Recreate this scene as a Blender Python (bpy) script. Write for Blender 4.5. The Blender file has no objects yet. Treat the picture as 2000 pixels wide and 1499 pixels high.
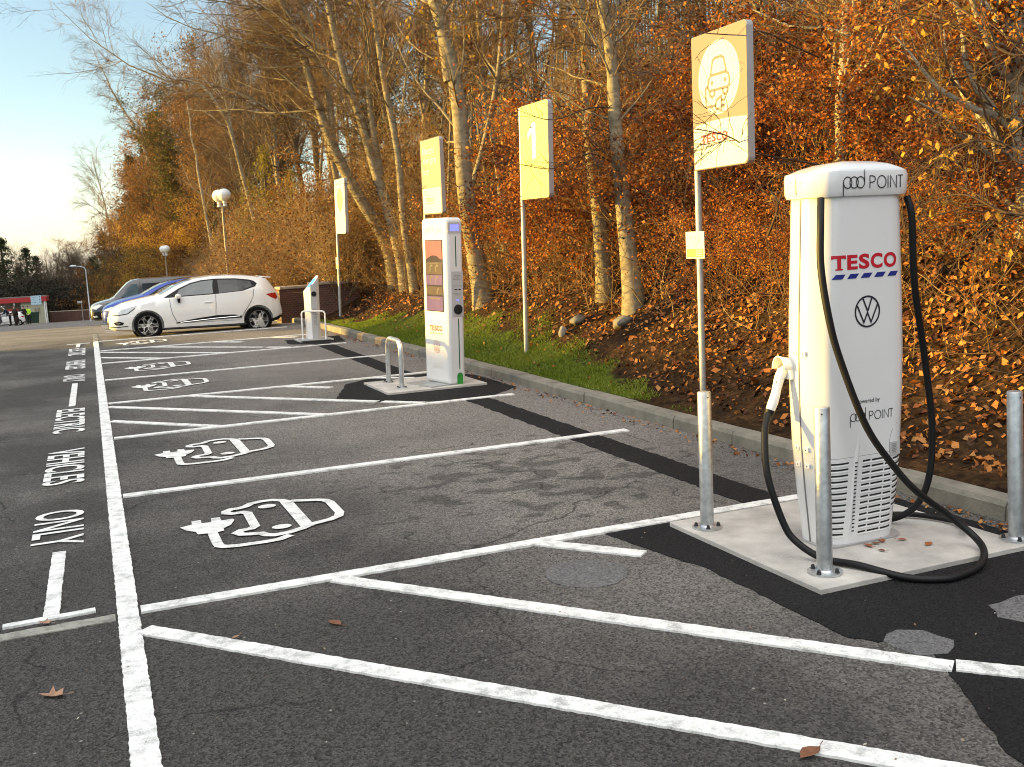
import bpy, bmesh, math, random
import numpy as np
from mathutils import Vector, Matrix
PI = math.pi
random.seed(7)
RNG = np.random.default_rng(11)
S = bpy.context.scene
C = S.collection
R = math.radians

# ---------------------------------------------------------------- materials
def nmat(name):
    m = bpy.data.materials.new(name); m.use_nodes = True
    nt = m.node_tree
    return m, nt, nt.nodes['Principled BSDF']
def node(nt, typ, **kw):
    n = nt.nodes.new(typ)
    for k, v in kw.items():
        if k.startswith('i_'): n.inputs[k[2:].replace('_', ' ')].default_value = v
        else: setattr(n, k, v)
    return n
def rgba(c): return (c[0], c[1], c[2], 1.0)
def pm(name, c, rough=.5, metal=0., var=.12, scale=6., bump=0., bscale=60., coat=0., emis=None, estr=0., spec=None, det=4.):
    """plain surface: base colour broken up by two octaves of noise, optional bump"""
    m, nt, b = nmat(name)
    tc = node(nt, 'ShaderNodeTexCoord')
    nz = node(nt, 'ShaderNodeTexNoise', i_Scale=scale, i_Detail=det, i_Roughness=.6)
    nt.links.new(tc.outputs['Object'], nz.inputs['Vector'])
    rp = node(nt, 'ShaderNodeValToRGB')
    e = rp.color_ramp.elements
    e[0].position = .3; e[1].position = .7
    e[0].color = rgba([x*(1-var) for x in c]); e[1].color = rgba([min(1, x*(1+var)) for x in c])
    nt.links.new(nz.outputs['Fac'], rp.inputs['Fac'])
    nt.links.new(rp.outputs['Color'], b.inputs['Base Color'])
    b.inputs['Roughness'].default_value = rough
    b.inputs['Metallic'].default_value = metal
    if spec is not None: b.inputs['Specular IOR Level'].default_value = spec
    if coat: b.inputs['Coat Weight'].default_value = coat; b.inputs['Coat Roughness'].default_value = .03
    if emis: b.inputs['Emission Color'].default_value = rgba(emis); b.inputs['Emission Strength'].default_value = estr
    if bump:
        n2 = node(nt, 'ShaderNodeTexNoise', i_Scale=bscale, i_Detail=4.)
        nt.links.new(tc.outputs['Object'], n2.inputs['Vector'])
        bp = node(nt, 'ShaderNodeBump', i_Strength=bump, i_Distance=.01)
        nt.links.new(n2.outputs['Fac'], bp.inputs['Height']); nt.links.new(bp.outputs['Normal'], b.inputs['Normal'])
    return m
def ramp_attr(name, cols, rough=.6, attr='rnd', trans=0., spec=.3):
    """colour picked per leaf / blade from the attribute rnd"""
    m, nt, b = nmat(name)
    a = node(nt, 'ShaderNodeAttribute', attribute_name=attr)
    rp = node(nt, 'ShaderNodeValToRGB'); cr = rp.color_ramp
    while len(cr.elements) < len(cols): cr.elements.new(.5)
    for i, c in enumerate(cols):
        cr.elements[i].position = i/max(1, len(cols)-1); cr.elements[i].color = rgba(c)
    nt.links.new(a.outputs['Fac'], rp.inputs['Fac']); nt.links.new(rp.outputs['Color'], b.inputs['Base Color'])
    b.inputs['Roughness'].default_value = rough; b.inputs['Specular IOR Level'].default_value = spec
    if trans:
        t = node(nt, 'ShaderNodeBsdfTranslucent'); mx = node(nt, 'ShaderNodeMixShader', i_Fac=trans)
        nt.links.new(rp.outputs['Color'], t.inputs['Color'])
        nt.links.new(b.outputs[0], mx.inputs[1]); nt.links.new(t.outputs[0], mx.inputs[2])
        nt.links.new(mx.outputs[0], nt.nodes['Material Output'].inputs['Surface'])
    return m

# ---------------------------------------------------------------- meshes
class MB:
    def __init__(s): s.v = []; s.f = []; s.m = []
    def add(s, vs, fs, mi=0):
        o = len(s.v); s.v += [tuple(map(float, p)) for p in vs]
        for q in fs: s.f.append(tuple(i+o for i in q)); s.m.append(mi)
        return s
    def box(s, c, d, mi=0, rz=0., mat=None):
        x, y, z = d[0]/2, d[1]/2, d[2]/2
        P = [Vector((a*x, b*y, e*z)) for a in (-1, 1) for b in (-1, 1) for e in (-1, 1)]
        M = mat if mat is not None else Matrix.Rotation(rz, 3, 'Z')
        P = [M @ p + Vector(c) for p in P]
        return s.add(P, [(0, 1, 3, 2), (4, 6, 7, 5), (0, 4, 5, 1), (2, 3, 7, 6), (0, 2, 6, 4), (1, 5, 7, 3)], mi)
    def tube(s, pts, r, n=10, mi=0, cap=True):
        pts = [Vector(p) for p in pts]; k = len(pts)
        rs = r if hasattr(r, '__len__') else [r]*k
        ring = []; N = None
        for i, p in enumerate(pts):
            t = (pts[min(i+1, k-1)] - pts[max(i-1, 0)]).normalized()
            if N is None:
                N = t.orthogonal().normalized()
            else:
                N = (N - t*N.dot(t)); N = N.normalized() if N.length > 1e-6 else t.orthogonal().normalized()
            B = t.cross(N)
            ring += [p + (N*math.cos(2*PI*j/n) + B*math.sin(2*PI*j/n))*rs[i] for j in range(n)]
        fs = [(i*n+j, i*n+(j+1) % n, (i+1)*n+(j+1) % n, (i+1)*n+j) for i in range(k-1) for j in range(n)]
        if cap: fs += [tuple(range(n))[::-1], tuple((k-1)*n+j for j in range(n))]
        return s.add(ring, fs, mi)
    def lathe(s, prof, n=16, mi=0, M=None, o=(0, 0, 0)):
        """profile of (radius, height) about local z; M turns it, o moves it"""
        M = M or Matrix.Identity(3); o = Vector(o); vs = []
        for r, z in prof:
            for j in range(n):
                a = 2*PI*j/n; vs.append(M @ Vector((r*math.cos(a), r*math.sin(a), z)) + o)
        k = len(prof)
        fs = [(i*n+j, i*n+(j+1) % n, (i+1)*n+(j+1) % n, (i+1)*n+j) for i in range(k-1) for j in range(n)]
        if prof[0][0] > 1e-5: fs.append(tuple(range(n))[::-1])
        if prof[-1][0] > 1e-5: fs.append(tuple((k-1)*n+j for j in range(n)))
        return s.add(vs, fs, mi)
    def poly(s, pts, mi=0): return s.add(pts, [tuple(range(len(pts)))], mi)
    def prism(s, pts, off, mi=0):
        """closed polygon of 3-D points pushed along off"""
        n = len(pts); off = Vector(off); P = [Vector(p) for p in pts]
        fs = [tuple(range(n))[::-1], tuple(range(n, 2*n))] + [(i, (i+1) % n, n+(i+1) % n, n+i) for i in range(n)]
        return s.add(P + [p+off for p in P], fs, mi)
    def grid(s, G, mi=0, close_u=False):
        nu, nv = len(G), len(G[0]); vs = [p for row in G for p in row]; fs = []
        for i in range(nu-1 + (1 if close_u else 0)):
            for j in range(nv-1):
                a = i*nv+j; b = ((i+1) % nu)*nv+j; fs.append((a, b, b+1, a+1))
        return s.add(vs, fs, mi)
    def build(s, name, mats, parent=None, smooth=False, bevel=0., seg=2, normals=True):
        me = bpy.data.meshes.new(name); me.from_pydata(s.v, [], s.f); me.update()
        for m in (mats if isinstance(mats, (list, tuple)) else [mats]): me.materials.append(m)
        if len(set(s.m)) > 1: me.polygons.foreach_set('material_index', s.m)
        if normals or bevel:
            bm = bmesh.new(); bm.from_mesh(me)
            bmesh.ops.recalc_face_normals(bm, faces=bm.faces)
            bm.to_mesh(me); bm.free()
        if smooth:
            me.polygons.foreach_set('use_smooth', [True]*len(me.polygons))
            try: me.set_sharp_from_angle(angle=R(smooth if smooth is not True else 40))
            except Exception: pass
        o = bpy.data.objects.new(name, me); C.objects.link(o)
        if parent is not None: o.parent = parent
        if bevel:
            b = o.modifiers.new('bevel', 'BEVEL'); b.width = bevel; b.segments = seg; b.limit_method = 'ANGLE'; b.angle_limit = R(40)
            b.harden_normals = False
        return o
def empty(name, loc, label=None, cat=None, group=None, rot=(0, 0, 0)):
    o = bpy.data.objects.new(name, None); C.objects.link(o); o.location = loc; o.rotation_euler = rot
    o.empty_display_size = .2
    return tag(o, label, cat, group)
def tag(o, label=None, cat=None, group=None, kind=None):
    if label: o['label'] = label
    if cat: o['category'] = cat
    if group: o['group'] = group
    if kind: o['kind'] = kind
    return o
def lean_to(o, dx, dy):
    """stands o out of true so that a point one metre up moves by dx, dy"""
    o.rotation_mode = 'QUATERNION'
    q = Vector((0, 0, 1)).rotation_difference(Vector((dx, dy, 1)).normalized())
    o.rotation_quaternion = q @ o.rotation_euler.to_quaternion() if o.rotation_euler else q
def dup(o, loc=None, rz=None, sc=None, label=None, parent=None):
    c = o.copy(); C.objects.link(c); c.parent = parent
    if loc is not None: c.location = loc
    if rz is not None: c.rotation_euler = (0, 0, rz)
    if sc is not None: c.scale = sc if hasattr(sc, '__len__') else (sc, sc, sc)
    if label: c['label'] = label
    for ch in list(o.children): dup(ch, parent=c)
    return c
def npmesh(name, V, F, mats, rnd=None, midx=None, smooth=False, parent=None):
    """V (n,3), F list of (m,k) index arrays; rnd one value per vertex"""
    me = bpy.data.meshes.new(name); V = np.asarray(V, np.float32)
    me.vertices.add(len(V)); me.vertices.foreach_set('co', V.ravel())
    F = [np.asarray(f, np.int32) for f in F if len(f)]
    tot = np.concatenate([np.full(len(f), f.shape[1], np.int32) for f in F])
    idx = np.concatenate([f.ravel() for f in F])
    me.loops.add(len(idx)); me.loops.foreach_set('vertex_index', idx)
    me.polygons.add(len(tot)); st = np.concatenate([[0], np.cumsum(tot)[:-1]]).astype(np.int32)
    me.polygons.foreach_set('loop_start', st)
    try: me.polygons.foreach_set('loop_total', tot)
    except Exception: pass
    for m in (mats if isinstance(mats, (list, tuple)) else [mats]): me.materials.append(m)
    if midx is not None: me.polygons.foreach_set('material_index', np.asarray(midx, np.int32))
    if smooth: me.polygons.foreach_set('use_smooth', np.ones(len(tot), bool))
    if rnd is not None:
        a = me.attributes.new('rnd', 'FLOAT', 'POINT'); a.data.foreach_set('value', np.asarray(rnd, np.float32))
    me.update(calc_edges=True); me.validate()
    o = bpy.data.objects.new(name, me); C.objects.link(o)
    if parent is not None: o.parent = parent
    return o
# lettering ------------------------------------------------------
def glyphs(txt, bold=0., spacing=1.):
    cu = bpy.data.curves.new('lettering', 'FONT'); cu.body = txt; cu.size = 1.; cu.offset = bold; cu.space_character = spacing
    cu.resolution_u = 4
    o = bpy.data.objects.new('lettering', cu); C.objects.link(o)
    dg = bpy.context.evaluated_depsgraph_get(); dg.update()
    me = bpy.data.meshes.new_from_object(o.evaluated_get(dg))
    V = np.array([v.co[:] for v in me.vertices]); F = [tuple(p.vertices) for p in me.polygons]
    bpy.data.objects.remove(o); bpy.data.meshes.remove(me); bpy.data.curves.remove(cu)
    V = V[:, :2]; lo, hi = V.min(0), V.max(0)
    return (V-lo)/(hi-lo), F
def put_text(mb, txt, o, ux, uy, w, h, mi=0, bold=0., spacing=1.):
    """text filling the box with corner o, width w along ux, height h along uy"""
    V, F = glyphs(txt, bold, spacing); o, ux, uy = Vector(o), Vector(ux), Vector(uy)
    mb.add([o + ux*(a*w) + uy*(b*h) for a, b in V], F, mi)
def stroke(mb, pts, w, o, ux, uy, mi=0, closed=False):
    """flat pen stroke of width w through 2-D points in the frame o, ux, uy (mitred)"""
    o, ux, uy = Vector(o), Vector(ux), Vector(uy); P = [Vector((p[0], p[1])) for p in pts]; n = len(P)
    L = []
    for i, p in enumerate(P):
        a = P[i-1] if (i > 0 or closed) else None; b = P[(i+1) % n] if (i < n-1 or closed) else None
        d1 = (p-a).normalized() if a is not None else None; d2 = (b-p).normalized() if b is not None else None
        if d1 is None: d1 = d2
        if d2 is None: d2 = d1
        n1 = Vector((-d1.y, d1.x)); n2 = Vector((-d2.y, d2.x)); m = (n1+n2)
        m = m.normalized() if m.length > 1e-4 else n1
        k = 1/max(.45, m.dot(n1)); L.append((p+m*(w/2*k), p-m*(w/2*k)))
    vs = []
    for a, b in L: vs += [o+ux*a.x+uy*a.y, o+ux*b.x+uy*b.y]
    m = n if closed else n-1
    mb.add(vs, [(2*i, 2*i+1, 2*((i+1) % n)+1, 2*((i+1) % n)) for i in range(m)], mi)
def arc(cx, cy, rx, ry=None, a0=0, a1=360, n=24):
    ry = rx if ry is None else ry
    return [(cx+rx*math.cos(R(a0+(a1-a0)*i/n)), cy+ry*math.sin(R(a0+(a1-a0)*i/n))) for i in range(n+1)]
def smooth_path(pts, n=8):
    """Catmull-Rom through 3-D points"""
    P = [Vector(p) for p in pts]; P = [2*P[0]-P[1]] + P + [2*P[-1]-P[-2]]; out = []
    for i in range(1, len(P)-2):
        for j in range(n):
            t = j/n; a, b, c, d = P[i-1:i+3]
            out.append(.5*((2*b) + (c-a)*t + (2*a-5*b+4*c-d)*t*t + (3*b-a-3*c+d)*t**3))
    return out + [P[-2]]
def pod_logo(mb, o, ux, uy, w, mi=0, t=.006):
    """thin joined p-o-d followed by wide thin capitals"""
    s = w/7.6; o = Vector(o); f = lambda pts, c=False: stroke(mb, [(x*s, y*s) for x, y in pts], t, o, ux, uy, mi, c)
    for i, cx in enumerate((.62, 1.42, 2.22)): f(arc(cx, .6, .52, .55, 0, 345, 20), True)
    f([(.1, .6), (.1, -.75)]); f([(2.74, .6), (2.74, 1.85)])
    x = 3.4
    f([(x, 0), (x, 1.2), (x+.35, 1.2), (x+.6, 1.1), (x+.7, .9), (x+.6, .68), (x+.35, .58), (x, .58)])
    f(arc(x+1.5, .6, .55, .6, 0, 345, 20), True)
    f([(x+2.3, 0), (x+2.3, 1.2)]); f([(x+2.62, 0), (x+2.62, 1.2), (x+3.4, 0), (x+3.4, 1.2)])
    f([(x+3.55, 1.2), (x+4.25, 1.2)]); f([(x+3.9, 1.2), (x+3.9, 0)])
def vw_badge(mb, o, ux, uy, r, ry, mi=0, t=.009):
    f = lambda pts, c=False: stroke(mb, [(x*r, y*ry) for x, y in pts], t, o, ux, uy, mi, c)
    f(arc(0, 0, 1, 1, 0, 350, 35), True)
    f([(-.36, .86), (-.02, .1), (.06, .1), (.36, .86)])
    f([(-.84, .42), (-.3, -.72), (0, -.06), (.3, -.72), (.84, .42)])
def grocer_logo(mb, o, ux, uy, w, h, red=0, blue=1):
    """red capitals over a row of slanted blue dashes; h is the letter height"""
    o, ux, uy = Vector(o), Vector(ux), Vector(uy)
    ws = [.2, .165, .17, .19, .215]; x = 0
    for ch, cw in zip('TESCO', ws):
        put_text(mb, ch, o+ux*(x*w), ux, uy, cw*w*.96, h*(1.04 if ch in 'SCO' else 1.), red, bold=.035)
        if ch == 'T':
            for dx in (0, cw*w*.96-.1*h): mb.poly([o+ux*(x*w+dx)+uy*(h*.74), o+ux*(x*w+dx+.1*h)+uy*(h*.74), o+ux*(x*w+dx+.1*h)+uy*(h*.9), o+ux*(x*w+dx)+uy*(h*.9)], red)
            q = x*w+cw*w*.48; mb.poly([o+ux*(q-.28*h), o+ux*(q+.28*h), o+ux*(q+.28*h)+uy*(h*.09), o+ux*(q-.28*h)+uy*(h*.09)], red)
        x += cw+.012
    for i in range(5):
        a = i*w*.207; d = w*.135
        mb.poly([o+ux*a-uy*h*.62, o+ux*(a+d)-uy*h*.62, o+ux*(a+d+.05*w)-uy*h*.3, o+ux*(a+.05*w)-uy*h*.3], blue)
# ground heights -------------------------------------------------
def gz(y):
    t = np.maximum(0, np.asarray(y, float)-23.5); return -.048*t*t/(t+4)
def kx(y): return 4.95 - np.maximum(0, np.asarray(y, float)-60)*.035
def bank_z(x, y):
    x = np.asarray(x, float); y = np.asarray(y, float); d = x-kx(y)
    z = np.interp(d, [-.2, 0, .5, 1.6, 9.5, 12, 40], [.09, .1, .2, .78, 6.1, 6.7, 7.8])
    a = np.clip(d/2, 0, 1)
    z = z + a*(.10*np.sin(1.3*x+.7*y)*np.sin(.9*y-.4*x) + .05*np.sin(3.1*x-2.3*y) + .16*np.sin(.33*y+.5*x))
    z = z + np.clip(d/.6, 0, 1)*.02*np.sin(5.3*y+4*x)
    return z + gz(y)
# camera frame and the point at a given depth behind a photo pixel
CF, CYAW, CPIT, CROLL, CH = 1988.76, .38702, .13903, -.05044, 1.73909
_f = np.array([math.sin(CYAW)*math.cos(CPIT), math.cos(CYAW)*math.cos(CPIT), -math.sin(CPIT)]); _r = np.array([math.cos(CYAW), -math.sin(CYAW), 0]); _u = np.cross(_r, _f)
CAM_R = math.cos(CROLL)*_r + math.sin(CROLL)*_u; CAM_U = -math.sin(CROLL)*_r + math.cos(CROLL)*_u; CAM_F = _f
def pix(u, v, D):
    """the point at depth D behind photo pixel u, v"""
    return np.array([0, 0, CH]) + (CAM_F*CF + CAM_R*(u-1000) + CAM_U*(749.5-v))*(D/CF)
# ================================================================ materials used by the setting
def asphalt(name, dark, light, speck=.5, lightmap=False, bump=.9):
    m, nt, b = nmat(name); L = nt.links.new
    tc = node(nt, 'ShaderNodeTexCoord')
    n1 = node(nt, 'ShaderNodeTexNoise', i_Scale=.55, i_Detail=6., i_Roughness=.62)
    n2 = node(nt, 'ShaderNodeTexNoise', i_Scale=75., i_Detail=3.)
    v = node(nt, 'ShaderNodeTexVoronoi', i_Scale=105.)
    v2 = node(nt, 'ShaderNodeTexVoronoi', i_Scale=26.)
    for n in (n1, n2, v, v2): L(tc.outputs['Object'], n.inputs['Vector'])
    r1 = node(nt, 'ShaderNodeValToRGB'); e = r1.color_ramp.elements; e[0].position = .30; e[1].position = .76
    e[0].color = rgba(dark); e[1].color = rgba(light)
    if lightmap:
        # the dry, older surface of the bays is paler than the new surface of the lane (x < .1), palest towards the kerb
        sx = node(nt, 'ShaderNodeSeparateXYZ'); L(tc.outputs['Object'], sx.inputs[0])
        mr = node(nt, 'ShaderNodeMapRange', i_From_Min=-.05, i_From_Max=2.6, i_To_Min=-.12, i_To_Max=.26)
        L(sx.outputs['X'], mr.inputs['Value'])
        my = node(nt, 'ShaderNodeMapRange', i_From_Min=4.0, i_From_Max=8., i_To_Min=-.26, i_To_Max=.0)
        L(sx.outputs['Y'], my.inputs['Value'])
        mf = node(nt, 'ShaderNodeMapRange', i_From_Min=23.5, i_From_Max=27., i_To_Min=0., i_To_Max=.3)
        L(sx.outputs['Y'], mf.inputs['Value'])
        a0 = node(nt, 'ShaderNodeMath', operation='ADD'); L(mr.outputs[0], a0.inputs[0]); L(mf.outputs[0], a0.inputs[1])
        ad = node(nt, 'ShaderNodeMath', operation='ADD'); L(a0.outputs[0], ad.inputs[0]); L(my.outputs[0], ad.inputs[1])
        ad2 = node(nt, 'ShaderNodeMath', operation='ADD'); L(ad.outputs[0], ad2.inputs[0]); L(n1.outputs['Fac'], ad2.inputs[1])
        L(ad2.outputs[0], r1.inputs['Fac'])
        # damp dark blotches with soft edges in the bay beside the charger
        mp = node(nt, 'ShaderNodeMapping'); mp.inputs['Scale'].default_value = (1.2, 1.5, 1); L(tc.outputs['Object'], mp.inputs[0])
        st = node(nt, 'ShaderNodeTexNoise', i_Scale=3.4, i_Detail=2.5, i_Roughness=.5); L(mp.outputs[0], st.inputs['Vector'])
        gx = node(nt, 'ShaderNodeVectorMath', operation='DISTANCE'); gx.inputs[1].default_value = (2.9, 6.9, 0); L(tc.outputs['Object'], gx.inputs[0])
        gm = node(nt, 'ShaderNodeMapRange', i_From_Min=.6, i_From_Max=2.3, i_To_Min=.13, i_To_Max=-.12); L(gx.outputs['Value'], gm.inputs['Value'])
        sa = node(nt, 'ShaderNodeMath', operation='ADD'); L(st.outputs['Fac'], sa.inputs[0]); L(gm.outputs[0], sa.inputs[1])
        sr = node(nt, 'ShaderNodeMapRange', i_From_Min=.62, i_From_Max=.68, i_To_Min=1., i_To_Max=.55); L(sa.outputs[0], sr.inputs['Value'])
    else: L(n1.outputs['Fac'], r1.inputs['Fac'])
    r2 = node(nt, 'ShaderNodeValToRGB'); e = r2.color_ramp.elements; e[0].position = .15; e[1].position = .8
    e[0].color = (1-speck, 1-speck, 1-speck, 1); e[1].color = (1+speck*.6,)*3+(1,)
    L(v.outputs['Color'], r2.inputs['Fac'])
    mx = node(nt, 'ShaderNodeMix', data_type='RGBA', blend_type='MULTIPLY', i_Factor=1.)
    L(r1.outputs['Color'], mx.inputs[6]); L(r2.outputs['Color'], mx.inputs[7]); last = mx.outputs[2]
    if lightmap:
        m3 = node(nt, 'ShaderNodeMix', data_type='RGBA', blend_type='MULTIPLY', i_Factor=1.)
        L(last, m3.inputs[6]); L(sr.outputs[0], m3.inputs[7]); last = m3.outputs[2]
    # hair cracks here and there
    nd = node(nt, 'ShaderNodeTexNoise', i_Scale=2.2, i_Detail=4.); L(tc.outputs['Object'], nd.inputs['Vector'])
    va = node(nt, 'ShaderNodeVectorMath', operation='MULTIPLY_ADD'); va.inputs[1].default_value = (.5, .5, 0); L(nd.outputs['Color'], va.inputs[0]); L(tc.outputs['Object'], va.inputs[2])
    vc = node(nt, 'ShaderNodeTexVoronoi', feature='DISTANCE_TO_EDGE', i_Scale=.42); L(va.outputs[0], vc.inputs['Vector'])
    ck = node(nt, 'ShaderNodeMapRange', i_From_Min=.0012, i_From_Max=.0035, i_To_Min=.45, i_To_Max=1.); L(vc.outputs['Distance'], ck.inputs['Value'])
    nk = node(nt, 'ShaderNodeTexNoise', i_Scale=.8, i_Detail=2.); L(tc.outputs['Object'], nk.inputs['Vector'])
    km = node(nt, 'ShaderNodeMapRange', i_From_Min=.46, i_From_Max=.56, i_To_Min=1., i_To_Max=0.); L(nk.outputs['Fac'], km.inputs['Value'])
    kx_ = node(nt, 'ShaderNodeMath', operation='MAXIMUM'); L(ck.outputs[0], kx_.inputs[0]); L(km.outputs[0], kx_.inputs[1])
    mk = node(nt, 'ShaderNodeMix', data_type='RGBA', blend_type='MULTIPLY', i_Factor=1.); L(last, mk.inputs[6]); L(kx_.outputs[0], mk.inputs[7]); last = mk.outputs[2]
    # rare pale chippings
    r3 = node(nt, 'ShaderNodeValToRGB'); e = r3.color_ramp.elements; e[0].position = .965; e[1].position = .985
    e[0].color = (0, 0, 0, 1); e[1].color = (1, 1, 1, 1)
    sp = node(nt, 'ShaderNodeSeparateColor'); L(v2.outputs['Color'], sp.inputs[0]); L(sp.outputs[0], r3.inputs['Fac'])
    rd = node(nt, 'ShaderNodeMapRange', i_From_Min=.12, i_From_Max=.2, i_To_Min=1., i_To_Max=0.); L(v2.outputs['Distance'], rd.inputs['Value'])
    mm = node(nt, 'ShaderNodeMath', operation='MULTIPLY'); L(r3.outputs['Color'], mm.inputs[0]); L(rd.outputs[0], mm.inputs[1])
    m4 = node(nt, 'ShaderNodeMix', data_type='RGBA'); L(mm.outputs[0], m4.inputs[0]); L(last, m4.inputs[6]); m4.inputs[7].default_value = (.3, .28, .25, 1)
    L(m4.outputs[2], b.inputs['Base Color'])
    b.inputs['Roughness'].default_value = .85; b.inputs['Specular IOR Level'].default_value = .25
    ah = node(nt, 'ShaderNodeMath', operation='ADD'); L(n2.outputs['Fac'], ah.inputs[0]); L(v.outputs['Distance'], ah.inputs[1])
    bp = node(nt, 'ShaderNodeBump', i_Strength=bump, i_Distance=.006); L(ah.outputs[0], bp.inputs['Height']); L(bp.outputs['Normal'], b.inputs['Normal'])
    return m
def paint_mat(name, c, wear=.55):
    m, nt, b = nmat(name); L = nt.links.new
    tc = node(nt, 'ShaderNodeTexCoord')
    n1 = node(nt, 'ShaderNodeTexNoise', i_Scale=9., i_Detail=8., i_Roughness=.75); L(tc.outputs['Object'], n1.inputs['Vector'])
    n2 = node(nt, 'ShaderNodeTexNoise', i_Scale=140., i_Detail=3.); L(tc.outputs['Object'], n2.inputs['Vector'])
    ad = node(nt, 'ShaderNodeMath', operation='MULTIPLY_ADD', i_Value=.5); ad.inputs[1].default_value = .3; L(n2.outputs['Fac'], ad.inputs[0]); L(n1.outputs['Fac'], ad.inputs[2])
    rp = node(nt, 'ShaderNodeValToRGB'); e = rp.color_ramp.elements
    e[0].position = wear; e[0].color = rgba(c); e[1].position = wear+.26; e[1].color = rgba([x*.45 for x in c])
    x = rp.color_ramp.elements.new(wear+.12); x.color = rgba([v*.84 for v in c])
    L(ad.outputs[0], rp.inputs['Fac']); L(rp.outputs['Color'], b.inputs['Base Color'])
    b.inputs['Roughness'].default_value = .6; b.inputs['Specular IOR Level'].default_value = .35
    bp = node(nt, 'ShaderNodeBump', i_Strength=.35, i_Distance=.004); L(n2.outputs['Fac'], bp.inputs['Height']); L(bp.outputs['Normal'], b.inputs['Normal'])
    return m
M_lot = asphalt('asphalt_lot', (.064, .060, .056), (.215, .198, .180), .62, True, 1.3)
M_new = asphalt('asphalt_new', (.0075, .0075, .008), (.016, .016, .017), .6, bump=1.5)
M_mid = asphalt('asphalt_patch_dry', (.10, .10, .105), (.17, .165, .16), .4)
M_paint = paint_mat('road_paint', (.80, .80, .77))
M_oldpaint = paint_mat('old_road_paint', (.36, .35, .30), .5)
M_conc = pm('concrete', (.44, .415, .38), .85, var=.3, scale=3.5, bump=.4, bscale=90., det=8.)
M_kerb = pm('kerb_concrete', (.19, .175, .14), .9, var=.3, scale=4., bump=.6, bscale=50., det=8.)
M_kerb_sun = pm('kerb_sun_patch', (.40, .26, .12), .9, var=.25, scale=6., bump=.5, bscale=50.)  # patches of sun painted as stone colour
M_kerb_d = pm('kerb_grey', (.14, .135, .12), .9, var=.25, scale=6., bump=.5, bscale=50.)

# ================================================================ lot
xs = np.concatenate([np.linspace(-400, -30, 12), np.linspace(-20, 4, 9), [4.75, 5.2, 6, 60, 400]])
ys = np.concatenate([np.linspace(-120, -10, 6), np.linspace(-5, 22, 10), np.linspace(23, 60, 38), np.linspace(64, 140, 20), [200, 300, 700]])
X, Y = np.meshgrid(xs, ys, indexing='ij'); Z = gz(np.minimum(Y, 140))
Z = Z - np.clip((X-5)/1., 0, 1)*.3
V = np.stack([X, Y, Z], -1).reshape(-1, 3); nx, ny = X.shape
I = np.arange(nx*ny).reshape(nx, ny)
F = np.stack([I[:-1, :-1], I[1:, :-1], I[1:, 1:], I[:-1, 1:]], -1).reshape(-1, 4)
tag(npmesh('car_park', V, [F], M_lot, smooth=True), 'dark worn asphalt of the car park', kind='structure')

def flat(name, pts, z, mat, jit=0., step=.06, kind='structure', label=None, holes=None):
    """a sheet with an irregular edge lying at height z (thickness down to the ground)"""
    P = []
    for i, p in enumerate(pts):
        q = pts[(i+1) % len(pts)]; L = math.dist(p, q); n = max(1, int(L/step)) if jit else 1
        for k in range(n):
            t = k/n; P.append((p[0]+(q[0]-p[0])*t+random.uniform(-jit, jit), p[1]+(q[1]-p[1])*t+random.uniform(-jit, jit)))
    mb = MB(); mb.prism([(x, y, -.01 + float(gz(y))) for x, y in P], (0, 0, z+.01))
    return tag(mb.build(name, mat), label, kind=kind)
def line_pts(a, b, w, jit=.003, step=.022, round_end=False):
    a, b = Vector(a), Vector(b); d = (b-a); L = d.length; d.normalize(); n = Vector((-d.y, d.x)); k = max(2, int(L/step))
    l, r = [], []
    for i in range(k+1):
        t = L*i/k; p = a+d*t; l.append(p+n*(w/2+random.uniform(-jit, jit))); r.append(p-n*(w/2+random.uniform(-jit, jit)))
    return l, r
def road_line(mb, a, b, w=.1, z=.008, jit=.0032):
    l, r = line_pts(a, b, w, jit); n = len(l)
    vs = [(p.x, p.y, z+float(gz(p.y))) for p in l] + [(p.x, p.y, z+float(gz(p.y))) for p in r]
    vs += [(p.x, p.y, float(gz(p.y))+.0005) for p in l] + [(p.x, p.y, float(gz(p.y))+.0005) for p in r]
    fs = [(n+i, n+i+1, i+1, i) for i in range(n-1)] + [(i, i+1, 2*n+i+1, 2*n+i) for i in range(n-1)] + [(3*n+i, 3*n+i+1, n+i+1, n+i) for i in range(n-1)]
    fs += [(0, 2*n, 3*n, n), (n-1, 2*n-1, 4*n-1, 3*n-1)]
    mb.add(vs, fs)
Y0, BW = 5.25, 2.7
mb = MB(); road_line(mb, (.02, 1.2), (.02, Y0+7*BW+.05), .1, .009)
tag(mb.build('long_bay_line', M_paint, normals=False), 'long white edge line running away along the bays', kind='structure')
mb = MB()
for i, xe in zip(range(8), (4.2, 4.33, 4.35, 4.3, 4.33, 4.33, 4.3, 4.2)):
    road_line(mb, (.08, Y0+BW*i+.01), (xe, Y0+BW*i), .1, .0125)
for i in range(9, 16): road_line(mb, (.3, Y0+BW*i), (4.3, Y0+BW*i), .09, .0125)
tag(mb.build('bay_lines', M_paint, normals=False), 'white lines between the parking bays', kind='structure')
mb = MB()
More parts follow.
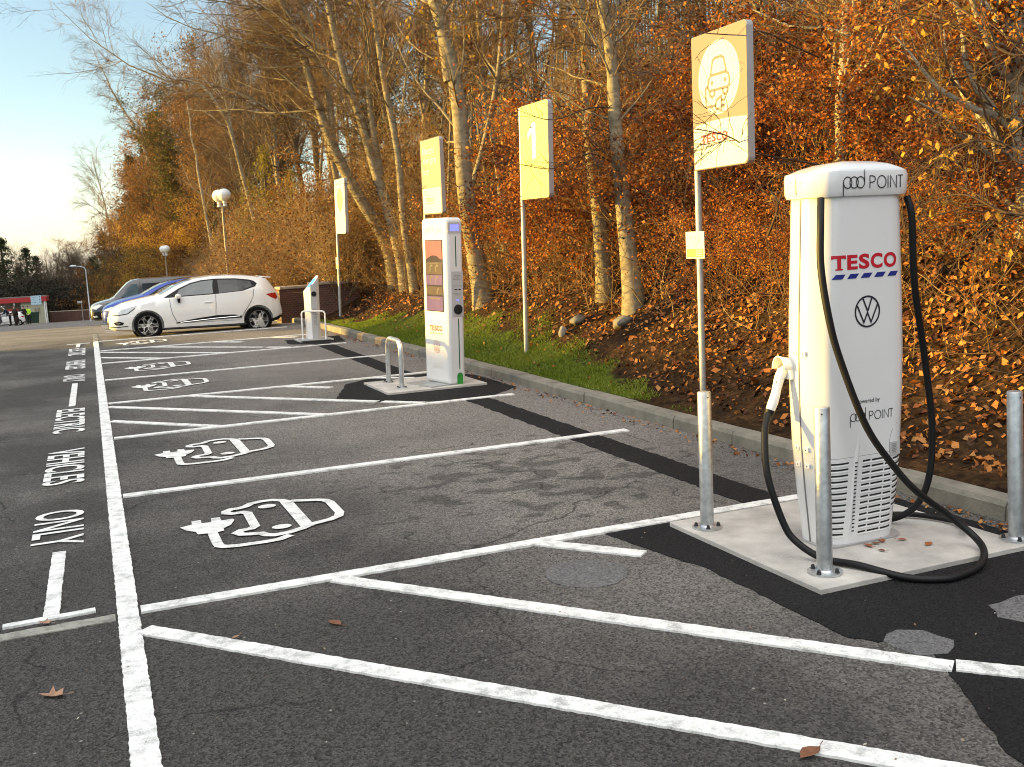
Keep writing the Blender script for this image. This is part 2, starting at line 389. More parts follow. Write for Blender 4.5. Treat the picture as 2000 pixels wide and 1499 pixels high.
for yb in (2.55, 2.55+3*BW, 2.55+6*BW):
    if yb > 3: road_line(mb, (.08, yb+1.2), (1.1, yb+.03), .1, .0105)
    road_line(mb, (.08, yb+2.41), (2.2 if yb > 3 else 2.9, yb+(-.86 if yb < 3 else .03)), .1, .0105)
    road_line(mb, (1.06, yb+2.67), (2.97, yb+.32) if yb < 3 else (2.9, yb+.55), .1, .0105)
    if yb > 3: road_line(mb, (2.95, yb+.5), (3.3, yb+.1), .1, .0105)
    road_line(mb, (2.22, yb+2.72), (2.66, yb+2.19) if yb < 3 else (2.72, yb+2.12), .1, .0105)
    if yb > 3: road_line(mb, (3.4, yb+2.68), (3.85, yb+2.25), .1, .0105)
road_line(mb, (2.985, 2.87), (3.9, 1.95), .105, .0115)
tag(mb.build('hatch_lines', M_paint, normals=False), 'slanting white hatch lines between the bays', kind='structure')
mb = MB(); road_line(mb, (-.04, 5.215), (-4.6, 5.17), .1, .006, .006)
for i in range(6): road_line(mb, (.02, 24.6+i*.8), (.02, 24.95+i*.8), .1, .006)
tag(mb.build('old_bay_line', M_oldpaint, normals=False), 'faded grey old line left of the long white edge', kind='structure')
# lettering read from the bays, along the lane
mb = MB(); ux, uy = (0, -1, 0), (1, 0, 0)
def lane_word(txt, y_far, y_near):
    put_text(mb, txt, (-.5, y_far, .0085), ux, uy, y_far-y_near, .315, 0, bold=.022 if len(txt) > 5 else .012, spacing=1.02)
for dy in (0, 9.5):
    lane_word('ELECTRIC', 13.2+dy-(.15 if dy else 0), 11.36+dy); lane_word('VEHICLES', 10.42+dy-.1, 8.74+dy-.05); lane_word('ONLY', 7.74+dy, 6.76+dy)
for a, b in ((5.4, 6.62), (13.5, 16.0), (22.95, 23.8)): road_line(mb, (-.335, a), (-.325, b), .075, .0085)
road_line(mb, (-.55, 5.355), (-.13, 5.375), .055, .0125); road_line(mb, (-.56, 23.85), (-.1, 23.85), .06, .0125)
tag(mb.build('lane_lettering', M_paint, normals=False), 'painted words ELECTRIC VEHICLES ONLY along the lane', kind='structure')
# car-and-plug sign painted in each electric bay (shape measured in the nearest bay)
plug = [(0.39, 6.775), (0.467, 6.808), (0.472, 6.895), (0.531, 6.896), (0.528, 6.807), (0.59, 6.807), (0.598, 6.906), (0.656, 6.896), (0.653, 6.805), (0.729, 6.809), (0.733, 6.767), (0.698, 6.661), (0.644, 6.596), (0.64, 6.538), (0.596, 6.525), (0.54, 6.529), (0.479, 6.539), (0.474, 6.606), (0.419, 6.678)]
cab = [(0.567, 6.54), (0.567, 6.26), (.572, 6.2), (0.6, 6.165), (0.676, 6.143), (0.839, 6.135), (0.921, 6.145), (0.999, 6.2)]
body = [(1.144, 7.049), (1.10, 7.13), (1.05, 7.17), (0.975, 7.18), (0.893, 7.149), (0.85, 7.09), (0.80, 7.066), (0.75, 7.066), (0.712, 7.03), (0.706, 6.98), (0.746, 6.94), (0.808, 6.945), (0.838, 6.90), (0.833, 6.53), (0.803, 6.488), (0.738, 6.476), (0.706, 6.434), (0.729, 6.38), (0.789, 6.354), (0.84, 6.34), (0.868, 6.28), (0.913, 6.25), (1.001, 6.262), (1.098, 6.315), (1.15, 6.365)]
cabin = [(1.157, 7.064), (1.33, 6.985), (1.375, 6.945), (1.394, 6.87), (1.39, 6.56), (1.365, 6.475), (1.298, 6.418), (1.156, 6.369)]
mb = MB(); e1, e2 = (1, 0, 0), (0, 1, 0)
for i in (0, 1, 3, 4, 6):
    y = BW*i + (.02 if i else 0); z = .0085
    mb.poly([(a, b+y, z) for a, b in plug])
    for k, (pts, w) in enumerate(((cab, .062), (body, .062), ([(1.126, 7.08), (1.133, 6.33)], .085), (cabin, .062))):
        stroke(mb, [(a, b+y) for a, b in pts], w, (0, 0, z+.0008*(k+1)), e1, e2)
    for hy in (7.009, 6.423): mb.poly([(a, b+y, z+.002) for a, b in arc(.984, hy, .062, .052, 0, 340, 17)])
tag(mb.build('bay_symbols', M_paint, normals=False), 'white car with plug painted in each electric bay', kind='structure')

# newly laid dark strips, pads
flat('new_asphalt_near', [(2.66, 5.2), (2.82, 4.35), (2.83, 3.3), (2.9, 3.2), (3.0, 3.21), (3.0, 3.0), (2.93, 2.86), (2.62, 2.3), (2.5, 1.9), (3.4, 1.6), (3.9, 2.4), (4.55, 2.6), (4.6, 5.15), (4.0, 5.22), (3.3, 5.22)], .0045, M_new, .008)
flat('asphalt_infill', [(2.92, 3.2), (3.05, 3.26), (3.14, 3.2), (3.17, 3.05), (3.05, 2.98), (2.93, 3.02)], .0072, M_mid, .012)
flat('asphalt_infill', [(3.6, 3.28), (3.8, 3.3), (4.3, 3.2), (4.3, 2.9), (3.6, 3.0), (3.52, 3.15)], .0072, M_mid, .012)
flat('new_asphalt_strip', [(3.73, 5.3), (4.02, 5.28), (4.04, 10.6), (3.76, 10.62)], .0045, M_new, .012)
flat('new_asphalt_middle', [(2.95, 12.95), (2.55, 11.75), (2.9, 11.2), (3.6, 10.72), (4.1, 10.72), (4.62, 11.2), (4.62, 12.6), (4.35, 13.2), (3.3, 13.25)], .0045, M_new, .009)
flat('new_asphalt_strip', [(3.7, 13.4), (4.0, 13.35), (4.1, 19.5), (3.8, 19.5)], .0045, M_new, .012)
flat('new_asphalt_far', [(3.5, 20.4), (3.4, 19.5), (3.7, 19.15), (4.4, 19.15), (4.62, 20.6)], .0047, M_new, .02)
flat('round_repair', [(a, b) for a, b in arc(2.25, 4.62, .21, .225, 0, 345, 23)], .005, M_mid, .008)
def pad(name, x0, x1, y0, y1, lab):
    mb = MB(); mb.box(((x0+x1)/2, (y0+y1)/2, .005), (x1-x0, y1-y0, .05))
    tag(mb.build(name, M_conc, bevel=.004), lab, kind='structure')
pad('concrete_pad', 3.06, 4.42, 3.76, 5.13, 'pale concrete pad under the nearest charger')
pad('concrete_pad', 3.14, 4.4, 11.6, 12.76, 'pale concrete pad under the tall charging tower')
pad('concrete_pad', 3.65, 4.3, 19.6, 20.35, 'small concrete pad under the far charging post')

# kerb: a row of cast kerbstones with a chamfered edge
mb = MB(); y = -3.
while y < 60:
    L = .9 if y < 14 or y > 23 else .45
    k = 0
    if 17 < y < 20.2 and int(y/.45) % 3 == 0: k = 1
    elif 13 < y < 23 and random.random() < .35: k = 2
    j = random.uniform(-.006, .006); h = .115+random.uniform(-.005, .005)
    y2 = y+L-.008
    if y > 26.0 and False: break
    for (ya, yb) in ((y, y2),):
        za, zb_ = float(gz(ya)), float(gz(yb))
        pr = [(4.72+j, -.05), (4.725+j, h-.03), (4.745+j, h), (4.87+j, h+.003), (4.87+j, -.05)]
        A = [(a, ya, b+za) for a, b in pr]; B = [(a, yb, b+zb_) for a, b in pr]; n = 5
        mb.add(A+B, [(0, 1, 2, 3, 4), (9, 8, 7, 6, 5)] + [(i, i+5, (i+1) % n+5, (i+1) % n) for i in range(n)], k)
    y += L
tag(mb.build('kerb', [M_kerb, M_kerb_sun, M_kerb_d]), 'concrete kerb along the foot of the bank', kind='structure')
mb = MB(); mb.grid([[(4.715+dx, yy, float(gz(yy))+.055-dx) for dx in (.009, .1)] for yy in np.linspace(-3, 60, 80)])

# ================================================================ bank
def bank_material():
    m, nt, b = nmat('bank_soil'); L = nt.links.new
    tc = node(nt, 'ShaderNodeTexCoord')
    n1 = node(nt, 'ShaderNodeTexNoise', i_Scale=2.2, i_Detail=8., i_Roughness=.7); L(tc.outputs['Object'], n1.inputs['Vector'])
    n2 = node(nt, 'ShaderNodeTexVoronoi', i_Scale=22.); L(tc.outputs['Object'], n2.inputs['Vector'])
    r = node(nt, 'ShaderNodeValToRGB'); cr = r.color_ramp; cr.elements[0].position = .3; cr.elements[0].color = (.014, .009, .006, 1)
    cr.elements[1].position = .75; cr.elements[1].color = (.085, .05, .024, 1); e = cr.elements.new(.5); e.color = (.036, .024, .013, 1)
    L(n1.outputs['Fac'], r.inputs['Fac'])
    r2 = node(nt, 'ShaderNodeValToRGB'); cr = r2.color_ramp; cr.elements[0].color = (.35, .3, .25, 1); cr.elements[1].color = (1.5, 1.2, .9, 1); L(n2.outputs['Color'], r2.inputs['Fac'])
    mx = node(nt, 'ShaderNodeMix', data_type='RGBA', blend_type='MULTIPLY', i_Factor=1.); L(r.outputs['Color'], mx.inputs[6]); L(r2.outputs['Color'], mx.inputs[7])
    # grass on the verge: attribute grass
    a = node(nt, 'ShaderNodeAttribute', attribute_name='rnd')
    n3 = node(nt, 'ShaderNodeTexNoise', i_Scale=3.5, i_Detail=7., i_Roughness=.7); L(tc.outputs['Object'], n3.inputs['Vector'])
    ad = node(nt, 'ShaderNodeMath', operation='ADD'); L(a.outputs['Fac'], ad.inputs[0]); L(n3.outputs['Fac'], ad.inputs[1])
    mr = node(nt, 'ShaderNodeMapRange', i_From_Min=1.0, i_From_Max=1.15); L(ad.outputs[0], mr.inputs['Value'])
    rg = node(nt, 'ShaderNodeValToRGB'); rg.color_ramp.elements[0].color = (.02, .03, .005, 1); rg.color_ramp.elements[1].color = (.10, .13, .015, 1); L(n2.outputs['Color'], rg.inputs['Fac'])
    m2 = node(nt, 'ShaderNodeMix', data_type='RGBA'); L(mr.outputs[0], m2.inputs[0]); L(mx.outputs[2], m2.inputs[6]); L(rg.outputs['Color'], m2.inputs[7])
    L(m2.outputs[2], b.inputs['Base Color']); b.inputs['Roughness'].default_value = .95; b.inputs['Specular IOR Level'].default_value = .1
    bp = node(nt, 'ShaderNodeBump', i_Strength=.8, i_Distance=.03); L(n2.outputs['Distance'], bp.inputs['Height']); L(bp.outputs['Normal'], b.inputs['Normal'])
    return m
def grass_amount(x, y):
    """0..1: how grassy the verge is; a green band behind the kerb from y 7 to 24"""
    d = x-kx(y)
    w = np.interp(y, [5.2, 7, 8.6, 10, 12, 16, 19, 21.5, 24], [.0, .15, .35, .75, 1.2, 1.5, 1.35, .9, .1])
    return np.clip(1.15-d/np.maximum(w, .05), 0, 1)*np.interp(y, [6, 8.5, 10.5, 21, 23.5, 25], [0, .5, 1, 1, .7, 0])
ds = np.concatenate([[-.09, 0], np.linspace(.15, 3, 20), np.linspace(3.3, 13, 34), [16, 22, 40, 90, 300]])
ys = np.concatenate([np.linspace(-40, -4, 10), np.linspace(-3, 28, 110), np.linspace(28.6, 60, 50), np.linspace(62, 160, 45), [220, 400, 700]])
D, Y = np.meshgrid(ds, ys, indexing='ij'); X = kx(np.minimum(Y, 160))+D
Z = bank_z(X, np.minimum(Y, 160)); Z = np.where(D < -.05, Z-.1, Z)
I = np.arange(D.size).reshape(D.shape)
F = np.stack([I[:-1, :-1], I[1:, :-1], I[1:, 1:], I[:-1, 1:]], -1).reshape(-1, 4)
tag(npmesh('bank', np.stack([X, Y, Z], -1).reshape(-1, 3), [F], bank_material(), rnd=grass_amount(X, Y).ravel(), smooth=True), 'steep leaf strewn earth bank above the kerb', kind='structure')
# ================================================================ street furniture materials
M_white = pm('white_gloss_panel', (.72, .715, .705), .2, var=.02, scale=3., coat=.4)
M_whitem = pm('white_satin', (.80, .80, .79), .4, var=.04)
M_seam = pm('grey_seam', (.17, .165, .17), .5, var=.05)
M_dark = pm('black_rubber', (.007, .007, .0075), .5, var=.2, scale=20., spec=.28)
M_slot = pm('dark_slot', (.01, .01, .011), .9, var=.05)
M_galv = pm('galvanised_steel', (.55, .57, .58), .42, metal=.85, var=.28, scale=16., bump=.12, bscale=30., det=8.)
M_galv2 = pm('dull_galvanised_steel', (.42, .43, .42), .55, metal=.6, var=.22, scale=14., det=8.)
M_bolt = pm('black_bolt_cap', (.01, .01, .01), .5)
M_red = pm('red_print', (.50, .010, .025), .4, var=.03)
M_blue = pm('blue_print', (.010, .022, .20), .4, var=.03)
M_ink = pm('dark_print', (.014, .017, .028), .45, var=.05)
M_grey = pm('grey_print', (.25, .25, .25), .5, var=.05)
M_lgrey = pm('pale_grey_print', (.60, .60, .56), .5, var=.04)
M_panelgrey = pm('grey_panel', (.47, .46, .46), .4, var=.04)
M_alu = pm('aluminium_edge', (.38, .37, .37), .45, metal=.3, var=.08)
M_tan = pm('sign_taupe', (.165, .122, .10), .5, var=.04)
M_tan2 = pm('sign_brown', (.13, .10, .085), .5)
M_cream = pm('sign_cream', (.27, .225, .165), .5, var=.03)
M_lime = pm('sign_lime', (.56, .52, .17), .5, var=.05)
M_signw = pm('sign_white', (.56, .56, .52), .45, var=.03)
M_yel = pm('sign_yellow', (.75, .62, .08), .5, var=.05)
M_bluescr = pm('blue_display', (.05, .06, .5), .3, emis=(.10, .11, .95), estr=1.1)
M_cyan = pm('cyan_display', (.02, .15, .6), .3, emis=(.02, .24, .95), estr=1.0)
M_green = pm('green_trim', (.03, .26, .04), .4)
M_dgreen = pm('dark_green_slot', (.012, .09, .035), .5)

def rrect(w, df, db, rf, rr, n=14):
    """plan outline, counter-clockwise from the back right corner; front is -y"""
    P = []
    for cx, cy, r, a in ((w-rr, db-rr, rr, 0), (-w+rr, db-rr, rr, 90), (-w+rf, -df+rf, rf, 180), (w-rf, -df+rf, rf, 270)):
        P += [(cx+r*math.cos(R(a+90*i/n)), cy+r*math.sin(R(a+90*i/n))) for i in range(n+1)]
    return P
def loft(mb, stations, top=None, mi=0):
    rings = [[(x, y, z) for x, y in pl] for z, pl in stations]; n = len(rings[0])
    mb.add([p for r in rings for p in r], [(i*n+j, i*n+(j+1) % n, (i+1)*n+(j+1) % n, (i+1)*n+j) for i in range(len(rings)-1) for j in range(n)]
           + [tuple(range(n))[::-1], tuple((len(rings)-1)*n+j for j in range(n))], mi)

# ---------------------------------------------------------------- the rapid charger in front
CX, CY = 3.742, 4.38
rc = empty('rapid_charger', (CX, CY, .03), 'tall white rapid charger on the nearest concrete pad, with two thick black cables', 'charger')
prof = [(0, .255, .150), (.05, .260, .153), (.3, .287, .162), (.55, .308, .167), (.8, .317, .171), (1.02, .319, .172), (1.25, .315, .172), (1.55, .305, .170), (1.845, .296, .168)]
pz = [a[0] for a in prof]
def hw(z): return float(np.interp(z, pz, [a[1] for a in prof]))
def fy(z): return -float(np.interp(z, pz, [a[2] for a in prof]))
mb = MB(); zz = sorted(set(list(np.linspace(0, 1.845, 26)) + pz))
def cs(z):
    t = np.interp(z, pz, range(len(pz))); return hw(z), -fy(z)
loft(mb, [(z, rrect(hw(z), -fy(z), .145*(-fy(z))/.17, .15, .11)) for z in zz])
mb.build('body', M_white, rc, smooth=35)
mb = MB()
st = [(1.842, .29, .16), (1.85, .318, .180), (1.872, .325, .187), (1.95, .327, .189), (1.975, .323, .185)]
rings = [(z, rrect(w, d, d-.03, .14, .11)) for z, w, d in st]
loft(mb, rings)
w0 = rrect(.323, .185, .155, .14, .11); n = len(w0); G = []
for k in (1., .985, .94, .8, .55, .25, .02):
    G.append([(x*k, y*k, 1.972 + .012*(1-k)**.5 + .052*(1-(x*k/.323)**2)*(1-k**6)**.6) for x, y in w0])
mb.add([p for r in G for p in r], [(i*n+j, i*n+(j+1) % n, (i+1)*n+(j+1) % n, (i+1)*n+j) for i in range(len(G)-1) for j in range(n)] + [tuple((len(G)-1)*n+j for j in range(n))])
mb.build('cap', M_white, rc, smooth=40)
mb = MB()   # the joint between front and rear shells, both sides, with its fixing tabs
for s in (-1, 1): mb.tube([(s*(hw(z)+.0008), -.012, z) for z in np.linspace(.01, 1.84, 30)], .0048, 6)
mb.tube([(-.3275, -.012, z) for z in np.linspace(1.87, 1.955, 6)], .003, 6)
mb.build('shell_joint', M_seam, rc, smooth=True)
for z in (1.93, 1.045, .53, .44):
    for y in (-.05, .025):
        mb = MB(); mb.box((-hw(min(z, 1.8))-(.028 if z > 1.9 else .003), y, z), (.007, .034, .026), 0); mb.lathe([(.005, 0), (.004, .004)], 8, 1, Matrix.Rotation(-PI/2, 3, 'Y'), (-hw(min(z, 1.8))-(.031 if z > 1.9 else .006), y, z)); mb.build('fixing_tab', [M_whitem, M_seam], rc, bevel=.002)
# louvred lower grille, ridge of small holes
fr, sl = MB(), MB()
def surf(x, z, off=0.): # front skin, bending back at the rounded corners
    w, d, r = hw(z), -fy(z), .15; e = max(0, abs(x)-(w-r)); return -(d - r + math.sqrt(max(0, r*r-min(e, r*.98)**2))) - off
def bar(mb, x0, x1, z, rise, r, off, n=6):
    mb.tube([(x0+(x1-x0)*i/n, surf(x0+(x1-x0)*i/n, z+rise*i/n, off), z+rise*i/n) for i in range(n+1)], r, 6)
for i in range(13):
    z = .455-i*.0325; sx = -.08-.0022*i
    for a, b in ((-.235+.002*i, sx-.045), (sx+.05, sx+.10), (sx+.112, sx+.19), (sx+.202, .155+.001*i)):
        bar(sl, a, b, z, .002, .0066, -.0035); bar(fr, a-.006, b+.006, z-.0135, .002, .006, -.003)
    if i < 10: bar(sl, .175, min(.262, hw(z)-.03), z+.022, .004, .0066, -.0035); bar(fr, .17, min(.268, hw(z)-.022), z+.008, .004, .006, -.003)
for i in range(19): sl.box((-.078-.0015*i, surf(-.08, .45)-.0065, .453-i*.0205), (.014, .004, .006))
fr.tube([(-.055+.02*math.cos(a), surf(0, .6)+.012, .60+.0*a) for a in (0, 1)], .002, 5)
fr.tube([(x, surf(x, z)+.0145, z) for x, z in ((-.058, .64), (-.062, .55), (-.075, .45), (-.09, .3), (-.105, .14), (-.12, .06))], [.012, .018, .022, .022, .021, .012], 12)
fr.build('louvre', M_white, rc, smooth=True); sl.build('vent_slot', M_slot, rc)
mb = MB(); mb.tube([(x, surf(x, .485, -.001), .485) for x in np.linspace(-.29, .29, 30)], .0016, 6)
mb.tube([(x, surf(x, z, -.001), z) for x, z in ((.15, .48), (.15, .55), (.165, .60), (.2, .635), (.25, .655), (.29, .665))], .0018, 6)
mb.build('panel_joint', M_seam, rc)
# lettering on the front
ux, uy = (1, 0, 0), (0, 0, 1)
def wrap(mb, off=.0022, cap=False):
    """print bends with the skin it is stuck to"""
    me = bpy.data.meshes.new('print'); me.from_pydata(mb.v, [], mb.f); me.polygons.foreach_set('material_index', mb.m); bm = bmesh.new(); bm.from_mesh(me)
    for k in range(-44, 45):
        if abs(k) > 17: bmesh.ops.bisect_plane(bm, geom=bm.verts[:]+bm.edges[:]+bm.faces[:], plane_co=(k*.0075, 0, 0), plane_no=(1, 0, 0))
    bm.verts.index_update(); mb.v = [tuple(v.co) for v in bm.verts]; mb.f = [tuple(v.index for v in f.verts) for f in bm.faces]; mb.m = [f.material_index for f in bm.faces]; bm.free(); bpy.data.meshes.remove(me)
    for i, (x, y, z) in enumerate(mb.v):
        if cap: e = min(.139, max(0, abs(x)-(.327-.14))); yy = -(.189-.14+math.sqrt(.14*.14-e*e))
        else: yy = surf(x, z)
        mb.v[i] = (x, yy-off, z)
    return mb
mb = MB(); yf = fy(1.5)-.0022
grocer_logo(mb, (3.518-CX, yf, 1.475), ux, uy, .425, .075)
wrap(mb).build('lettering', [M_red, M_blue], rc, normals=False)['label'] = 'red shop name over a row of blue dashes'
mb = MB(); vw_badge(mb, (3.737-CX, fy(1.25)-.0024, 1.252), ux, uy, .079, .079, 0, .0095); wrap(mb).build('round_badge', M_ink, rc, normals=False)
mb = MB(); pod_logo(mb, (3.565-CX, -.1915, 1.885), ux, uy, .39, 0, .0052); wrap(mb, .0025, True).build('maker_lettering', M_ink, rc, normals=False)
mb = MB(); put_text(mb, 'Powered by', (3.668-CX, fy(.77)-.0026, .762), ux, uy, .152, .03, 0, .004); pod_logo(mb, (3.622-CX, fy(.68)-.0026, .675), ux, uy, .288, 0, .004)
wrap(mb).build('small_lettering', M_ink, rc, normals=False)
mb = MB(); z0 = .46
for a in range(1): mb.box((.192, surf(.192, .50)-.001, .50), (.082, .004, .075), 0, R(12))
for k in range(6): mb.box((.182, surf(.182, .50)-.0042, .525-k*.009), (.04-.004*(k % 3), .002, .003), 1, R(12))
mb.box((.217, surf(.217, .5)-.0042, .497), (.022, .002, .03), 1, R(12))
mb.build('rating_plate', [M_panelgrey, M_grey], rc)
mb = MB(); mb.tube([(-.255+.25*0, 0, 0), (-.255, 0, 0)], .001, 3) if False else None
pl = rrect(.272, .168, .15, .09, .09); mb.prism([(x, y, -.002) for x, y in pl], (0, 0, .012)); mb.build('base_plate', M_alu, rc)
# holster, plug, cables
def loc(p): return (p[0]-CX, p[1]-CY, p[2]-.03)
mb = MB(); G = []
for i in range(9):
    a = R(180*i/8-0); G.append([(-.30-.075*math.cos(R(b))**.7, .09+.058*math.cos(a), .955+.075*math.sin(a)*(1-.25*(1-math.cos(R(b))))) for b in (0, 25, 50, 70, 89.9)])
mb.grid(G); mb.box((-.315, .09, .93), (.05, .116, .055))
hs = mb.build('holster', M_whitem, rc, smooth=50); so = hs.modifiers.new('shell', 'SOLIDIFY'); so.thickness = .008
pp = smooth_path([loc(p) for p in ((3.412, 4.47, .985), (3.375, 4.465, .95), (3.352, 4.46, .90), (3.325, 4.452, .835), (3.30, 4.455, .775))], 5)
mb = MB(); mb.tube(pp, [float(np.interp(i/(len(pp)-1), [0, .15, .4, .6, .85, 1], [.024, .03, .026, .024, .027, .025])) for i in range(len(pp))], 14)
pg = mb.build('charging_plug', M_whitem, rc, smooth=50)
mb = MB(); mb.tube([pp[-1], pp[-1]+(pp[-1]-pp[-2]).normalized()*.05], [.0285, .023], 14)
for q in (.3, .42): mb.lathe([(.005, 0), (.004, .003)], 8, 0, Matrix.Rotation(-PI/2, 3, 'Y') @ Matrix.Identity(3), pp[int(q*len(pp))]+Vector((-.022, -.012, 0)))
mb.build('strain_relief', M_dark, pg, smooth=50)
pa = [(3.465, 4.235, 1.872), (3.425, 4.19, 1.74), (3.405, 4.165, 1.53), (3.43, 4.14, 1.28), (3.487, 4.125, 1.06), (3.615, 4.085, .712), (3.753, 4.05, .498), (3.874, 4.0, .343), (4.07, 3.95, .18), (4.14, 3.86, .085), (4.06, 3.73, .055), (3.93, 3.64, .03),
      (3.78, 3.60, .024), (3.66, 3.60, .024), (3.52, 3.70, .026), (3.40, 3.90, .053), (3.325, 4.07, .053), (3.265, 4.20, .115), (3.228, 4.262, .21), (3.19, 4.337, .45), (3.226, 4.406, .654), (3.268, 4.44, .735), (3.292, 4.453, .765)]
mb = MB(); mb.tube(smooth_path([loc(p) for p in pa], 8), .0185, 12)
mb.build('charging_cable', M_dark, rc, smooth=True)
pb = [(4.06, 4.27, 1.87), (4.075, 4.25, 1.75), (4.115, 4.27, 1.40), (4.22, 4.3, .98), (4.275, 4.3, .6), (4.257, 4.3, .313), (4.20, 4.34, .14), (4.10, 4.42, .06), (3.98, 4.55, .055), (3.80, 4.62, .055)]
mb = MB(); mb.tube(smooth_path([loc(p) for p in pb], 8), .0185, 12)
mb.tube(smooth_path([loc(p) for p in ((3.95, 4.6, .06), (4.1, 4.56, .053), (4.28, 4.44, .053), (4.36, 4.25, .053), (4.31, 4.1, .07), (4.2, 4.0, .1))], 8), .015, 10)
mb.build('charging_cable', M_dark, rc, smooth=True)

# ---------------------------------------------------------------- bollards
def bollard(x, y, hgt, lab, lx=0, ly=0, rz=0.):
    t = empty('bollard', (x, y, .031), lab, 'bollard', 'steel bollards round the nearest pad', rot=(0, 0, rz))
    mb = MB(); mb.lathe([(.0, 0), (.039, .0), (.039, hgt-.006), (.036, hgt), (0, hgt+.001)], 28); mb.lathe([(.004, -.001), (.004, .002)], 8, 1, Matrix.Rotation(PI/2, 3, 'X'), (-.012, -.037, hgt-.03))
    mb.build('post', [M_galv, M_slot], t, smooth=40)
    mb = MB(); mb.lathe([(.038, .0), (.086, .0), (.086, .009), (.046, .010), (.0395, .02), (.038, .02)], 28); mb.build('flange', M_galv, t, smooth=30)
    for k in range(4):
        a = R(45+90*k); mb = MB(); mb.lathe([(.0125, .009), (.0125, .014), (.0095, .016), (.0095, .026), (.005, .031), (0, .032)], 10); b = mb.build('bolt', M_bolt, t, smooth=40); b.location = (.064*math.cos(a), .064*math.sin(a), 0)
    lean_to(t, lx, ly)
bollard(3.185, 4.915, .80, 'galvanised bollard at the outer back corner of the pad, in line with the signpost', .0, 0, .3)
bollard(3.235, 3.945, .835, 'galvanised bollard in front of the rapid charger, cable lying round its foot', -.012, .004, -.35)
bollard(4.43, 3.86, .80, 'galvanised bollard at the kerb side of the pad, cut by the frame', -.03, .01, .2)

# ---------------------------------------------------------------- signs on poles
def sign(px, py, zb, ya, yb, z0, z1, lab, face, plate=None, lx=0., ly=0., pr=.03, grp=None):
    """pole at px, py; the panel hangs from the pole towards the camera, from y = yb (near) to ya; its face looks across the lane"""
    t = empty('sign_post', (px, py, zb), lab, 'sign', grp)
    mb = MB(); mb.tube([(0, 0, -.3), (0, 0, z1-zb-.01)], pr, 14); mb.build('pole', M_galv2, t, smooth=50)
    w, h = ya-yb, z1-z0; r = .05
    out = [(0, h), (0, 0)] + [(w-r+r*math.cos(R(a)), r+r*math.sin(R(a))) for a in (-90, -60, -30, 0)] + [(w-r+r*math.cos(R(a)), h-r+r*math.sin(R(a))) for a in (0, 30, 60, 90)]
    f = lambda u, v, o=0.: (-.040-o, ya-py-u, z0-zb+v)     # u grows towards the camera, v up
    mb = MB(); mb.prism([f(u, v) for u, v in out], (.066, 0, 0)); p = mb.build('panel', M_alu, t, bevel=.004)
    mb = MB(); mb.prism([f(u*.992+.004, v*.994+.003, .0015) for u, v in out], (-.0015, 0, 0)); b = mb.build('face_sheet', face['base'], p)
    for nm, mats, fn in face['parts']:
        mb = MB(); fn(mb, f, w, h); mb.build(nm, mats, p, normals=False)
    if plate:
        y0, y1, za, zc = plate
        mb = MB(); g = lambda y, z, o=0: (-.036-o, y-py, z-zb)
        mb.prism([g(y0, za), g(y1, za), g(y1, zc), g(y0, zc)], (-.004, 0, 0)); q = mb.build('notice_plate', M_signw, t)
        mb = MB(); L = y0-y1; H = zc-za; e = .0055
        mb.poly([g(y0-.015, za+.012, e), g(y1+.015, za+.012, e), g(y1+.015, za+H*.36, e), g(y0-.015, za+H*.36, e)], 0)
        for a in (.25, .52):
            stroke(mb, [(a*L, H*.62), (a*L+.055, H*.62), (a*L+.055, H*.86), (a*L, H*.86)], .012, g(y0, za, e), (0, -1, 0), uy, 1, True)
        stroke(mb, [(.72*L, H*.85), (.76*L, H*.68), (.6*L, H*.55), (.5*L, H*.47), (.5*L, H*.38)], .006, g(y0, za, e), (0, -1, 0), uy, 1)
        for k in range(4): stroke(mb, [(.55*L, H*(.31-.065*k)), (.9*L, H*(.31-.065*k))], .006, g(y0, za, e+.0004), (0, -1, 0), uy, 1)
        mb.build('notice_print', [M_yel, M_lgrey], q, normals=False)
    lean_to(t, lx, ly)
    return t
def fr_(f, o): return Vector(f(0, 0, o)), Vector((0, -1, 0)), Vector((0, 0, 1))
